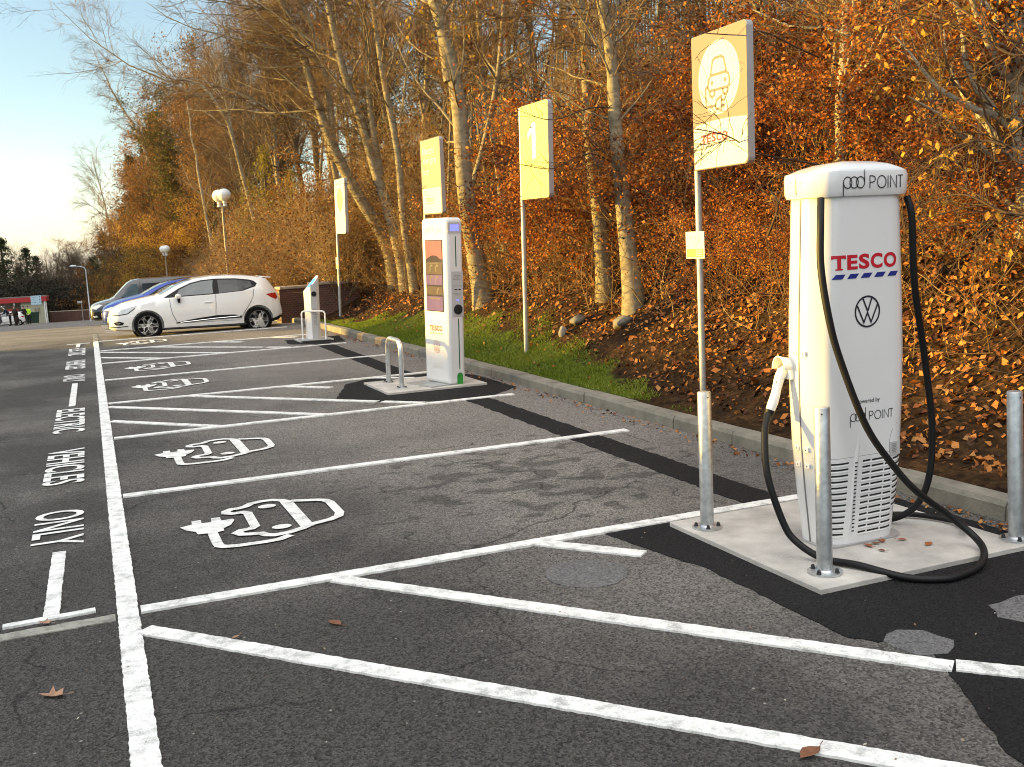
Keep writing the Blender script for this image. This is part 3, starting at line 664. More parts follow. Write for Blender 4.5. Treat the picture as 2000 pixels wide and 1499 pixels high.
def big_parts():
    def white(mb, f, w, h):
        o, a, b = fr_(f, .0038)
        mb.poly([o+a*(w*.5+x*.37*w/.83*.83)+b*(h*.655+y) for x, y in arc(0, 0, 1, .305, 0, 352, 44)]) if False else mb.poly([o+a*(w*.5+x)+b*(h*.655+y) for x, y in arc(0, 0, .315, .315, 0, 352, 44)])
        mb.poly([o+a*.012+b*.01, o+a*(w-.05)+b*.01, o+a*(w-.012)+b*.05] + [o+a*u+b*v for u, v in ((w-.012, h*.335), (w*.75, h*.348), (w*.5, h*.352), (w*.25, h*.347), (.012, h*.33))])
    def sym(mb, f, w, h):
        o, a, b = fr_(f, .0046); o = o+a*(w*.5)+b*(h*.655); t = .023; s = lambda p, c=False: stroke(mb, p, t, o, a, b, 0, c)
        s([(-.15, -.02), (-.165, -.05), (-.16, -.085), (-.13, -.1), (.13, -.1), (.16, -.085), (.165, -.03), (.15, .01), (.11, .03), (-.11, .03), (-.15, .0)], True)
        s([(-.12, .035), (-.085, .15), (-.05, .17), (.05, .17), (.085, .15), (.12, .035)])
        for x in (-.1, .1): mb.poly([o+a*(x+p)+b*(-.035+q) for p, q in arc(0, 0, .02, .02, 0, 330, 11)]); s([(x-.035, -.105), (x-.035, -.14), (x, -.16), (x+.035, -.14), (x+.035, -.105)])
        s([(-.17, -.06), (-.2, -.07), (-.2, -.235), (-.05, -.235)])
        s([(-.05, -.22), (-.03, -.19), (.04, -.165), (.04, -.285), (-.03, -.265), (-.05, -.25)], True); s([(.04, -.2), (.09, -.2)]); s([(.04, -.25), (.09, -.25)])
    def txt(mb, f, w, h):
        o, a, b = fr_(f, .0046)
        grocer_logo(mb, o+a*(.13)+b*(h*.195), a, b, .42, .075, 0, 1)
    def small(mb, f, w, h):
        o, a, b = fr_(f, .0046); put_text(mb, 'powered by', o+a*.13+b*(h*.055), a, b, .24, .04)
    def badge(mb, f, w, h):
        o, a, b = fr_(f, .0046); vw_badge(mb, o+a*(w-.13)+b*(h*.22), a, b, .05, .05, 0, .008)
    return dict(base=M_tan, parts=[('white_field', M_signw, white), ('car_symbol', M_tan2, sym), ('shop_lettering', [M_red, M_lgrey], txt), ('small_lettering', M_lgrey, small), ('round_badge', M_lgrey, badge)])
def one_parts():
    def d(mb, f, w, h):
        o, a, b = fr_(f, .0042)
        mb.poly([o+a*u+b*v for u, v in ((w*.43, h*.42), (w*.57, h*.42), (w*.57, h*.80), (w*.45, h*.80), (w*.28, h*.70), (w*.28, h*.635), (w*.43, h*.70))])
    return dict(base=M_lime, parts=[('numeral', M_whitem, d)])
def two_parts():
    def white(mb, f, w, h):
        o, a, b = fr_(f, .004); mb.poly([o+a*.03+b*.02, o+a*(w-.03)+b*.02, o+a*(w-.03)+b*h*.35, o+a*.03+b*h*.35])
    def tt(mb, f, w, h):
        o, a, b = fr_(f, .0042)
        for i, (s, k) in enumerate((('Electric', .62), ('charging', .70), ('bay', .30))): put_text(mb, s, o+a*(.12*w)+b*(h*(.80-.145*i)), a, b, w*k, h*(.095 if i == 0 else .11), 0, .02)
    def t2(mb, f, w, h):
        o, a, b = fr_(f, .0048); grocer_logo(mb, o+a*(.2*w)+b*(h*.17), a, b, w*.45, .06, 0, 0)
    return dict(base=M_cream, parts=[('white_field', M_signw, white), ('lettering', M_signw, tt), ('shop_lettering', M_cream, t2)])
def four_parts():
    def c(mb, f, w, h):
        o, a, b = fr_(f, .004); mb.poly([o+a*(w*.5+x)+b*(h*.62+y) for x, y in arc(0, 0, .26, .26, 0, 350, 35)])
    return dict(base=M_signw, parts=[('pale_disc', M_cream, c)])
def b0(x, y): return float(bank_z(x, y))
sign(5.29, 8.18, b0(5.29, 8.18), 8.17, 7.33, 2.29, 3.47, 'large taupe sign with a car and plug in a pale disc', big_parts(), (8.35, 8.04, 1.49, 1.74), .0, .0, .03)
sign(5.42, 12.72, b0(5.42, 12.72), 12.66, 11.78, 2.27, 3.47, 'lime green sign with a white figure 1 on a thin pole in the grass', one_parts(), None, .02, -.016, .031)
sign(5.37, 16.75, b0(5.37, 16.75), 16.72, 15.72, 2.25, 3.46, 'cream and white sign whose pole is hidden behind the charging tower', two_parts(), None, .005, -.02, .03)
sign(5.39, 23.7, b0(5.39, 23.7), 23.62, 22.68, 2.10, 3.33, 'white sign on a pale pole beside the far charging post', four_parts(), (23.8, 23.55, 1.30, 1.56), .034, -.014, .032)

# ---------------------------------------------------------------- charging tower
tw = empty('charging_tower', (3.998, 12.0, .03), 'tall slim white charging tower with an upright screen, behind a steel hoop', 'charger', rot=(0, 0, R(13)))
mb = MB(); mb.box((0, 0, 1.015), (.24, .59, 2.03)); mb.build('body', M_white, tw, bevel=.05, seg=5, smooth=40)
mb = MB(); o = Vector((-.1215, .295, 0)); a, b = Vector((0, -1, 0)), Vector((0, 0, 1)); W_, H_ = .59, 2.03
mb.prism([o+a*u+b*v for u, v in ((.105, .895), (.50, .895), (.50, 1.765), (.105, 1.765))], (-.004, 0, 0))
M_scr = pm('screen_glass', (.035, .03, .032), .12, var=.1, emis=(.16, .10, .10), estr=.08)  # glow of the screen colours imitates reflections in a dark display
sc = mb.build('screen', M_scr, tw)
M_skyrefl = pm('screen_sky_reflection', (.20, .07, .065), .15, emis=(.85, .30, .25), estr=.10); M_lil = pm('screen_lilac', (.09, .06, .11), .15, emis=(.33, .2, .42), estr=.09)  # pink stands in for sky reflected in the screen
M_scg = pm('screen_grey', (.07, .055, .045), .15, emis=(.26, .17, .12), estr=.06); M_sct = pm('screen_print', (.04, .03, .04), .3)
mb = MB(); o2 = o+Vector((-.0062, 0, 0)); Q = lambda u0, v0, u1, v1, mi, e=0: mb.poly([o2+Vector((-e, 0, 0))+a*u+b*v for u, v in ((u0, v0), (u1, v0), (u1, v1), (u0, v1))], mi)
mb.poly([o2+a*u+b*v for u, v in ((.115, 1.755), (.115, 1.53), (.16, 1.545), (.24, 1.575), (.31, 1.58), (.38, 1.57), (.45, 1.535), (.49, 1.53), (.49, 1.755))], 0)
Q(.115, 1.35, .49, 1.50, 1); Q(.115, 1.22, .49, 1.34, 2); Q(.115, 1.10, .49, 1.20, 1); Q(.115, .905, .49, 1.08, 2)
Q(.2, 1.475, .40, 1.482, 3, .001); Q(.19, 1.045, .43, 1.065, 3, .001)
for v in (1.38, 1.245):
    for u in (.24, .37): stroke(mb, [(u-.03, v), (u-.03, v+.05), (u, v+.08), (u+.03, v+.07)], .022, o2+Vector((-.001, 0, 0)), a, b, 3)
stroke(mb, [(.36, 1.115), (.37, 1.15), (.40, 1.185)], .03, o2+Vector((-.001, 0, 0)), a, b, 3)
mb.build('screen_picture_reflection', [M_skyrefl, M_scg, M_lil, M_sct], sc, normals=False)
mb = MB(); o3 = o+Vector((-.0022, 0, 0))
grocer_logo(mb, o3+a*.15+b*.655, a, b, .30, .065, 0, 1); M_faint = pm('faint_red_print', (.62, .35, .30), .5); mb.build('shop_lettering', [M_red, M_grey], tw, normals=False)
mb = MB(); pod_logo(mb, o3+a*.11+b*1.855, a, b, .39, 0, .006); mb.build('maker_lettering', M_lgrey, tw, normals=False)
mb = MB(); vw_badge(mb, o3+a*.31+b*.46, a, b, .07, .075, 0, .008); mb.build('round_badge', M_faint, tw, normals=False)
mb = MB(); put_text(mb, 'Powered by', o3+a*.22+b*.245, a, b, .2, .018, 0); pod_logo(mb, o3+a*.2+b*.19, a, b, .24, 0, .0035)
mb.build('small_lettering', M_lgrey, tw, normals=False)
mb = MB(); yF = -.2962
mb.box((.0, yF, 1.905), (.12, .006, .075), 0); mb.build('blue_display', M_bluescr, tw, bevel=.006)
mb = MB(); mb.box((.0, yF+.001, 1.905), (.2, .004, .13)); mb.build('display_surround', M_panelgrey, tw)
mb = MB(); mb.box((.01, yF, 1.625), (.012, .004, .36)); mb.build('green_slot', M_dgreen, tw)
mb = MB(); mb.box((.025, yF, .50), (.012, .004, .62)); mb.build('green_slot', M_dgreen, tw)
mb = MB(); mb.box((.02, yF, 1.11), (.165, .006, .55)); sp = mb.build('socket_panel', M_panelgrey, tw, bevel=.003)
mb = MB()
for z, w in ((1.335, .09), (1.315, .05), (1.29, .12), (1.21, .13), (1.12, .13), (1.10, .08)): mb.box((.02, yF-.004, z), (w, .002, .004), 0)
for x in (-.005, .05): mb.box((x, yF-.004, 1.165), (.035, .003, .012), 1)
mb.box((.02, yF-.004, 1.035), (.03, .003, .014), 2); mb.build('socket_print', [M_grey, M_slot, M_bluescr], sp)
mb = MB(); mb.lathe([(.06, 0), (.06, .012), (.054, .018), (.03, .02), (0, .02)], 24, 0, Matrix.Rotation(PI/2, 3, 'X'), (.02, yF, .925)); mb.build('socket', M_slot, sp, smooth=40)
mb = MB(); mb.prism([(.026+x, yF-.004, z) for x, z in [(.04, .0), (.04, .11)] + arc(0, .11, .04, .04, 0, 180, 10)[1:] + [(-.04, 0)]], (0, .006, 0)); mb.build('green_foot', M_green, tw)
lean_to(tw, .028, -.012)
mb = MB(); mb.box((3.76, 11.98, .036), (.26, .62, .014), 0, R(13)); tag(mb.build('steel_plate', M_galv2), 'flat grey steel cover plate at the foot of the charging tower', 'plate')
mb = MB()
ft = [(0, -.295, 0), (0, -.295, .43)] + [(0, -.295+.14-.14*math.cos(R(i)), .43+.14*math.sin(R(i))) for i in range(15, 90, 15)] + [(0, -.155, .57), (0, .155, .57)] + [(0, .155+.14*math.sin(R(i)), .43+.14*math.cos(R(i))) for i in range(15, 90, 15)] + [(0, .295, .43), (0, .295, 0)]
hp = empty('hoop_guard', (3.41, 12.235, .031), 'thick silver steel hoop in front of the tall charging tower', 'hoop')
mb.tube(ft, .031, 14); mb.build('hoop', M_galv, hp, smooth=50)
for s in (-1, 1):
    mb = MB(); mb.lathe([(.032, 0), (.075, 0), (.075, .008), (.032, .010)], 20)
    for k in range(4): mb.lathe([(.011, .008), (.011, .02), (0, .022)], 8, 1, None, (.055*math.cos(R(45+90*k)), .055*math.sin(R(45+90*k)), 0))
    q = mb.build('base_flange', [M_galv, M_bolt], hp); q.location = (0, s*.295, 0)
lean_to(hp, .03, -.012)

# ---------------------------------------------------------------- far charging post with its low hoop
cp = empty('charging_post', (3.985, 19.95, .03), 'slim white charging post with a slanting blue lit top, inside a low hoop', 'charger')
P = [(-.14, -.03), (-.06, -.155), (.06, -.155), (.125, -.10), (.125, .13), (-.14, .13)]; lo, hi = .93, 1.235
zt = lambda x: lo+(hi-lo)*(x+.14)/.265
mb = MB(); n = len(P); mb.add([(x*.93, y*.95, 0) for x, y in P]+[(x, y, zt(x)) for x, y in P], [(i, (i+1) % n, n+(i+1) % n, n+i) for i in range(n)]+[tuple(range(n))[::-1], tuple(range(n, 2*n))])
mb.build('body', M_white, cp, bevel=.008)
mb = MB(); mb.poly([(x, y, zt(x)+.003) for x, y in ((-.075, -.13), (.07, -.13), (.07, .09), (-.075, .09))]); mb.build('lit_top', M_cyan, cp)
mb = MB(); mb.box((0, -.158, .55), (.116, .006, 1.04)); mb.poly([(-.055, -.1615, 1.02), (.055, -.1615, 1.02), (.055, -.1615, 1.14), (-.04, -.1615, 1.04)]); mb.build('front_strip', M_panelgrey, cp)
mb = MB(); mb.lathe([(.05, 0), (.05, .012), (.04, .016), (0, .016)], 20, 0, Matrix.Rotation(PI/2, 3, 'X'), (.005, -.16, .885)); mb.build('socket', M_slot, cp)
mb = MB(); pod_logo(mb, (-.02, -.1625, .60), (0, 0, -1), (1, 0, 0), .33, 0, .008); mb.build('lettering', M_grey, cp, normals=False)
lean_to(cp, .022, -.01)
lh = empty('hoop_rail', (3.95, 19.72, .031), 'thin pale square hoop standing round the far charging post', 'hoop')
w = .20; ft = [(-w, .16, 0), (-w, .16, .50)] + [(-w+.05-.05*math.cos(R(i)), .16-.0*i, .50+.05*math.sin(R(i))) for i in (30, 60)] + [(-w+.05, .15, .55), (w-.05, -.08, .55)] + [(w-.05+.05*math.sin(R(i)), -.09, .5+.05*math.cos(R(i))) for i in (30, 60)] + [(w, -.1, .5), (w, -.1, 0)]
mb = MB(); mb.tube(ft, .015, 10); mb.build('rail', M_whitem, lh, smooth=50)
mb = MB(); mb.box((0, .03, .004), (.56, .42, .008)); mb.build('base_plate', M_galv2, lh)
lean_to(lh, .02, -.01)
# ================================================================ vehicles
def paint(name, c, metal=0., rough=.25): return pm(name, c, rough, metal, var=.02, scale=2., coat=.9)
M_glass = pm('car_glass', (.035, .055, .062), .06, var=.35, scale=3.5, spec=.8, coat=.6)
M_glassd = pm('car_glass_dark', (.010, .012, .014), .08, var=.3, scale=3., spec=.7)
M_trim = pm('black_trim', (.008, .008, .009), .55, var=.1, spec=.3)
M_tyre = pm('tyre', (.006, .006, .0065), .9, var=.2, scale=10., spec=.15)
M_alloy = pm('alloy', (.70, .70, .70), .3, metal=.5, var=.05)
M_hub = pm('dark_rim', (.008, .008, .0085), .6, spec=.2)
M_lamp = pm('lamp_glass', (.62, .66, .68), .12, var=.2, scale=14., coat=.5)
M_tail = pm('tail_lamp', (.36, .008, .012), .15, var=.2, coat=.6)
M_chrome = pm('chrome', (.75, .75, .75), .15, metal=1., var=.03)
M_plate = pm('number_plate', (.75, .72, .6), .5)
class Body:
    """body shell of a vehicle lofted along x (front at 0): curves are (x, value) lists"""
    def __init__(s, L, W, top, belt, low, plan, tumble=.74, rail=.07):
        s.L, s.W = L, W; s.c = dict(top=top, belt=belt, low=low, plan=plan); s.tumble = tumble; s.rail = rail
    def g(s, k, x): a = s.c[k]; return float(np.interp(x, [p[0] for p in a], [p[1] for p in a]))
    def ring(s, x):
        zt, zl = s.g('top', x), s.g('low', x); zb = min(s.g('belt', x), zt-.05); W = s.W/2*s.g('plan', x)
        k = min(1, max(0, (zt-zb-.06)/.32)); r = min(s.rail, (zt-zb)*.8); tw = .93*(1-k)+s.tumble*k; H = zb-zl
        return [(0, zl), (W*.82, zl), (W*.955, zl+.05), (W*.985, zl+.28*H), (W, zl+.52*H), (W*.992, zl+.75*H), (W*.965, zb), (W*(.965*.5+tw*.5)+.012*k, (zb+zt-r)/2), (W*tw, zt-r), (W*(tw-.05), zt-r*.35), (W*tw*.55, zt-.008*k), (0, zt)]
    def side(s, x, z):
        r = s.ring(x); zs = [p[1] for p in r[2:9]]; ys = [p[0] for p in r[2:9]]; return float(np.interp(z, zs, ys))
    def shell(s, name, mat, parent, n=64):
        X = sorted(set(list(np.linspace(0, s.L, n)) + [p[0] for p in s.c['top']])); R_ = [s.ring(x) for x in X]; mb = MB(); k = len(R_[0])
        for sg in (-1, 1):
            mb.grid([[(x, sg*y, z) for y, z in r] for x, r in zip(X, R_)])
        for i in (0, -1):
            mb.poly([(X[i], -y, z) for y, z in R_[i]] + [(X[i], y, z) for y, z in R_[i][::-1][1:-1]])
        bm_o = mb.build(name, mat, parent, smooth=False)
        bm = bmesh.new(); bm.from_mesh(bm_o.data); bmesh.ops.remove_doubles(bm, verts=bm.verts, dist=.0015); bmesh.ops.recalc_face_normals(bm, faces=bm.faces); bm.to_mesh(bm_o.data); bm.free()
        bm_o.data.polygons.foreach_set('use_smooth', [True]*len(bm_o.data.polygons)); bm_o.data.set_sharp_from_angle(angle=R(38))
        return bm_o
    def cut(s, o, wheels, r):
        """wheel arches taken out of the shell"""
        mb = MB()
        for x, z in wheels: mb.lathe([(0, -s.W), (r, -s.W), (r, -s.W/2+.26), (0, -s.W/2+.26)], 30, 0, Matrix.Rotation(-PI/2, 3, 'X'), (x, 0, z)); mb.lathe([(0, s.W/2-.26), (r, s.W/2-.26), (r, s.W), (0, s.W)], 30, 0, Matrix.Rotation(-PI/2, 3, 'X'), (x, 0, z))
        k = mb.build('cutter', M_trim); k.matrix_world = Matrix.Identity(4)
        p = o.parent; o.parent = None
        md = o.modifiers.new('arch', 'BOOLEAN'); md.object = k; md.operation = 'DIFFERENCE'; md.solver = 'EXACT'
        dg = bpy.context.evaluated_depsgraph_get(); dg.update()
        me = bpy.data.meshes.new_from_object(o.evaluated_get(dg)); o.modifiers.clear(); o.data = me; o.parent = p
        bpy.data.objects.remove(k)
    def patch(s, mb, poly, off=.004, mi=0, sides=(-1, 1), n=26, m=5):
        """side patch: polygon in (x, z), single valued in x, laid on the side skin"""
        xs_ = [p[0] for p in poly]; x0, x1 = min(xs_)+1e-4, max(xs_)-1e-4; X = sorted(set(list(np.linspace(x0, x1, n)) + [min(max(x, x0), x1) for x in xs_]))
        for sg in sides:
            G = []
            for x in X:
                zs = []
                for i in range(len(poly)):
                    (xa, za), (xb, zb) = poly[i], poly[(i+1) % len(poly)]
                    if xa != xb and min(xa, xb) <= x <= max(xa, xb): zs.append(za+(zb-za)*(x-xa)/(xb-xa))
                lo, hi = min(zs), max(zs)
                G.append([(x, sg*(s.side(x, lo+(hi-lo)*j/m)+off), lo+(hi-lo)*j/m) for j in range(m+1)])
            mb.grid(G, mi)
    def seam(s, mb, pts, w=.010, off=.0045, mi=0, sides=(-1, 1), n=5):
        for sg in sides:
            P = []
            for (xa, za), (xb, zb) in zip(pts[:-1], pts[1:]):
                for j in range(n): P.append((xa+(xb-xa)*j/n, za+(zb-za)*j/n))
            P.append(pts[-1]); mb.tube([(x, sg*(s.side(x, z)+off-w*.5), z) for x, z in P], w*.6, 5, mi)
    def toppatch(s, mb, x0, x1, f0, f1, off=.006, mi=0, n=10, m=10):
        """patch over the top of the ring between two x stations, f = fraction of the half width at each end"""
        G = []
        for i in range(n+1):
            x = x0+(x1-x0)*i/n; r = s.ring(x)[8:]; f = f0+(f1-f0)*i/n; ys_ = [p[0] for p in r][::-1]; zs_ = [p[1] for p in r][::-1]
            nz = -(s.g('top', min(x+.05, s.L))-s.g('top', max(0, x-.05)))/.1
            G.append([(x+off*nz, y, float(np.interp(abs(y), ys_, zs_))+off) for y in np.linspace(-f*ys_[-1], f*ys_[-1], m+1)])
        mb.grid(G, mi)
def wheel(parent, x, z, y, r, sg, spokes=6, style='petal', name='wheel', w=.2):
    M = Matrix.Rotation(PI/2*(1 if sg < 0 else -1), 3, 'X')   # lathe axis -> outwards
    t = bpy.data.objects.new(name, None); 
    mb = MB(); mb.lathe([(r*.70, -w+.02), (r*.93, -w), (r, -w+.03), (r, -.03), (r*.95, -.004), (r*.80, 0), (r*.735, -.012)], 36, 0, M)
    ty = mb.build('wheel', M_tyre, parent, smooth=40); ty.location = (x, sg*y, z)
    mb = MB(); mb.lathe([(0, -.05), (r*.5, -.055), (r*.70, -.03), (r*.74, -.008)], 36, 0, M); mb.lathe([(r*.745, -.008), (r*.735, -.004), (r*.72, -.010)], 36, 1, M)
    f = lambda u, v, e=0: tuple(M @ Vector((u, v, e)))
    for k in range(spokes):
        a = R(90+360*k/spokes)
        if style == 'petal':
            for d in (-1, 1):
                P = [(.08*r, a), (.30*r, a+d*.05), (.52*r, a+d*R(130/spokes)), (.69*r, a+d*R(120/spokes))]
                q = [Vector((ra*math.cos(b), ra*math.sin(b), -.008)) for ra, b in P]; mb.tube([M @ v for v in q], [.0065, .0055, .0055, .0065], 6, 1)
            mb.tube([f(.52*r*math.cos(a+R(180/spokes)), .52*r*math.sin(a+R(180/spokes)), -.01), f(.70*r*math.cos(a+R(180/spokes)), .70*r*math.sin(a+R(180/spokes)), -.01)], .006, 6, 1)
        else: mb.tube([f(.05*r*math.cos(a), .05*r*math.sin(a), -.012), f(.70*r*math.cos(a), .70*r*math.sin(a), -.012)], [.022, .03], 6, 1)
    mb.lathe([(r*.13, -.02), (r*.13, -.004), (0, -.003)], 16, 1, M)
    rm = mb.build('rim', [M_hub, M_alloy], ty, smooth=40)
    bpy.data.objects.remove(t)
    return ty
def handle_bar(B, mb, x, z, sg, w=.2):
    mb.tube([(x+u, sg*(B.side(x+u, z)+o), z+.004*math.sin(u*9)) for u, o in ((0, .0), (.03, .022), (w-.03, .022), (w, 0))], .011, 6)
def mirror(root, B, x, z, mc, mk):
    for sg in (-1, 1):
        y = B.side(x, z); mb = MB(); mb.lathe([(0, -.10), (.045, -.095), (.07, -.06), (.075, 0), (.062, .045), (0, .06)], 14, 0, Matrix.Rotation(PI/2, 3, 'X') @ Matrix.Scale(.8, 3, (0, 1, 0)), (x, sg*(y+.12), z+.02)); 
        mb.box((x+.015, sg*(y+.04), z-.075), (.06, .13, .06), 1, mat=Matrix.Rotation(-sg*.6, 3, 'X')); mb.build('mirror', [mc, mk], root, smooth=40)

def hatchback(name, loc, label, mc, scale=1., doors=True, style='petal', group=None, roof=None, glass=None):
    t = empty(name, loc, label, 'car', group); t.scale = (scale,)*3; glass = glass or M_glass
    top = [(0, .56), (.05, .68), (.16, .755), (.35, .84), (.6, .905), (.9, .965), (1.12, 1.01), (1.3, 1.10), (1.55, 1.235), (1.8, 1.335), (2.05, 1.40), (2.4, 1.44), (2.8, 1.445), (3.2, 1.425), (3.55, 1.375), (3.72, 1.335), (3.80, 1.24), (3.95, 1.03), (4.02, .86), (4.06, .6)]
    belt = [(0, .5), (.3, .72), (1.0, .86), (1.4, .92), (2.4, .97), (3.1, 1.03), (3.6, 1.05), (4.06, .62)]
    low = [(0, .26), (.12, .20), (.5, .18), (3.5, .20), (3.9, .27), (4.06, .36)]
    plan = [(0, .60), (.04, .72), (.1, .80), (.22, .89), (.4, .95), (.7, .985), (1.2, 1.), (3., 1.), (3.5, .98), (3.8, .93), (3.95, .86), (4.06, .76)]
    B = Body(4.06, 1.73, top, belt, low, plan); wh = [(.86, .31), (3.45, .31)]
    sh = B.shell('body', mc, t); B.cut(sh, wh, .365)
    for x, z in wh:
        for sg in (-1, 1): mb = MB(); mb.lathe([(0, 0), (.37, 0), (.37, .2), (0, .2)], 24, 0, Matrix.Rotation(-PI/2*sg, 3, 'X'), (x, sg*.40, z)); mb.build('wheel_arch', M_trim, t)
    for x, z in wh:
        for sg in (-1, 1): wheel(t, x, z, .862, .312, sg, style=style)
    # glass
    dlo_b = [(1.25, .945), (1.38, .945), (2.44, .985), (3.1, 1.035), (3.42, 1.13), (3.47, 1.20)]; dlo_t = [(3.40, 1.265), (3.3, 1.30), (2.95, 1.345), (2.5, 1.355), (2.15, 1.33), (1.9, 1.275), (1.62, 1.155)]
    for sg in (-1, 1): mb = MB(); B.patch(mb, dlo_b+dlo_t, .003, 0, n=34, sides=(sg,)); mb.build('window_surround', M_trim, t)
    for sg in (-1, 1): mb = MB(); B.patch(mb, [(1.52, .975), (2.40, 1.005), (2.43, 1.325), (2.15, 1.30), (1.9, 1.245), (1.63, 1.12)], .006, 0, sides=(sg,)); mb.build('window', glass, t)
    for sg in (-1, 1): mb = MB(); B.patch(mb, [(2.54, 1.005), (3.08, 1.05), (3.36, 1.15), (3.3, 1.265), (2.95, 1.315), (2.53, 1.325)], .006, 0, sides=(sg,)); mb.build('window', M_glassd, t)
    mb = MB(); B.toppatch(mb, 1.17, 1.92, .86, .93); mb.build('windscreen', glass, t)
    mb = MB(); B.toppatch(mb, 3.79, 3.955, .82, .86); mb.build('rear_window', M_glassd, t)
    if roof:
        mb = MB(); B.toppatch(mb, 1.95, 3.72, .98, .98, .005, 0, 20, 10); mb.build('roof', roof, t)
    # doors stand a touch proud so their shut lines show
    if doors:
        mb = MB(); B.seam(mb, [(1.38, .94), (1.40, .72), (1.43, .55), (1.52, .36)]); B.seam(mb, [(2.46, .98), (2.45, .7), (2.42, .36)]); B.seam(mb, [(3.37, 1.07), (3.36, .92), (3.27, .74), (3.15, .56), (3.02, .36)]); B.seam(mb, [(1.5, .33), (3.0, .33)], .006)
        mb.build('shut_line', M_trim, t)
        for a in ([(1.40, .93), (2.45, .965), (2.43, .36), (1.53, .36), (1.44, .55), (1.41, .72)], [(2.47, .97), (3.1, 1.02), (3.35, 1.05), (3.34, .92), (3.25, .74), (3.13, .56), (3.0, .36), (2.44, .36)]):
            x = 2.2 if a[0][0] < 2 else 3.12
            for sg in (-1, 1):
                mb = MB(); B.patch(mb, a, .0045, 0, (sg,), 30, 10); d = mb.build('door', mc, t, smooth=40)
                if x < 3: mb = MB(); handle_bar(B, mb, x-.02, .80, sg); mb.build('handle', mc, d, smooth=True)
        for sg in (-1, 1): mb = MB(); B.patch(mb, [(1.5, .345), (1.95, .42), (2.45, .475), (2.85, .47), (3.05, .43), (3.02, .385), (2.4, .37), (1.5, .325)], .012, 0, n=30, sides=(sg,)); mb.build('side_moulding', M_trim, t)
        for sg in (-1, 1): mb = MB(); B.seam(mb, [(1.6, .345), (2.4, .40), (2.75, .415), (3.0, .425)], .02, .016, sides=(sg,)); mb.build('moulding_strip', M_chrome, t)
    for sg in (-1, 1): mb = MB(); B.seam(mb, [(.99, .21), (3.2, .215)], .05, .01, sides=(sg,)); mb.build('sill', M_trim, t)
    # lamps and grille
    for sg in (-1, 1): mb = MB(); B.patch(mb, [(.05, .60), (.20, .585), (.42, .625), (.66, .80), (.5, .775), (.25, .70), (.08, .645)], .006, 0, n=16, sides=(sg,)); mb.build('headlight', M_lamp, t)
    for sg in (-1, 1): mb = MB(); B.seam(mb, [(.07, .595), (.2, .575), (.42, .61), (.6, .73)], .016, .008, sides=(sg,)); mb.build('headlight_edge', M_trim, t)
    mb = MB(); B.patch(mb, [(.10, .40), (.22, .44), (.33, .40), (.30, .345), (.15, .345)], .006, 0, n=8); B.seam(mb, [(.02, .30), (.2, .30), (.42, .32)], .02, .006)
    mb.build('fog_lamp_recess', M_trim, t)
    for sg in (-1, 1): mb = MB(); B.patch(mb, [(.15, .395), (.2, .41), (.25, .39), (.2, .365)], .010, 0, n=5, sides=(sg,)); mb.build('fog_lamp', M_chrome, t)
    mb = MB(); mb.box((-.002, 0, .33), (.03, .9, .13)); mb.box((.002, 0, .56), (.03, .7, .05)); mb.build('grille', M_trim, t, bevel=.01)
    mb = MB(); mb.box((-.012, 0, .45), (.012, .52, .11)); mb.build('number_plate', M_plate, t)
    for sg in (-1, 1): mb = MB(); B.patch(mb, [(3.66, .93), (3.80, .95), (3.93, .955), (3.97, .84), (3.92, .79), (3.78, .85)], .006, 0, n=12, sides=(sg,)); mb.build('tail_light', M_tail, t)
    for sg in (-1, 1): mb = MB(); B.patch(mb, [(3.74, .30), (4.03, .40), (4.05, .36), (3.95, .28), (3.76, .24)], .006, 0, n=8, sides=(sg,)); mb.build('rear_valance', M_trim, t)
    mb = MB(); mb.box((3.74, 0, 1.345), (.22, 1.1, .03), mat=Matrix.Rotation(.12, 3, 'Y')); mb.build('roof_spoiler', mc, t, bevel=.012)
    mirror(t, B, 1.58, .955, roof if roof else mc, M_trim)
    return t
P_white = paint('paint_white', (.80, .80, .80)); P_blue = pm('paint_blue', (.004, .035, .30), .3, .2, var=.02, coat=.35); P_silver = paint('paint_pale_blue', (.30, .38, .45), .5)
P_black = paint('paint_black', (.012, .012, .014)); P_grey = paint('paint_dark_grey', (.045, .05, .058), .3); P_mid = paint('paint_mid_grey', (.10, .12, .14), .5)
clio = hatchback('hatchback_car', (.33, 25.58, -.05), 'white five door hatchback with black and silver wheels, nearest of the parked row', P_white, .965)
clio.rotation_euler = (0, R(1.15), 0)
hatchback('hatchback_car', (.30, 34.0, float(gz(34))), 'blue car with a black roof parked just beyond the white hatchback', P_blue, 1.02, roof=P_black, style='plain')
hatchback('hatchback_car', (.55, 40.2, float(gz(40))), 'pale blue car between the blue car and the dark van', P_silver, 1.02, style='plain')
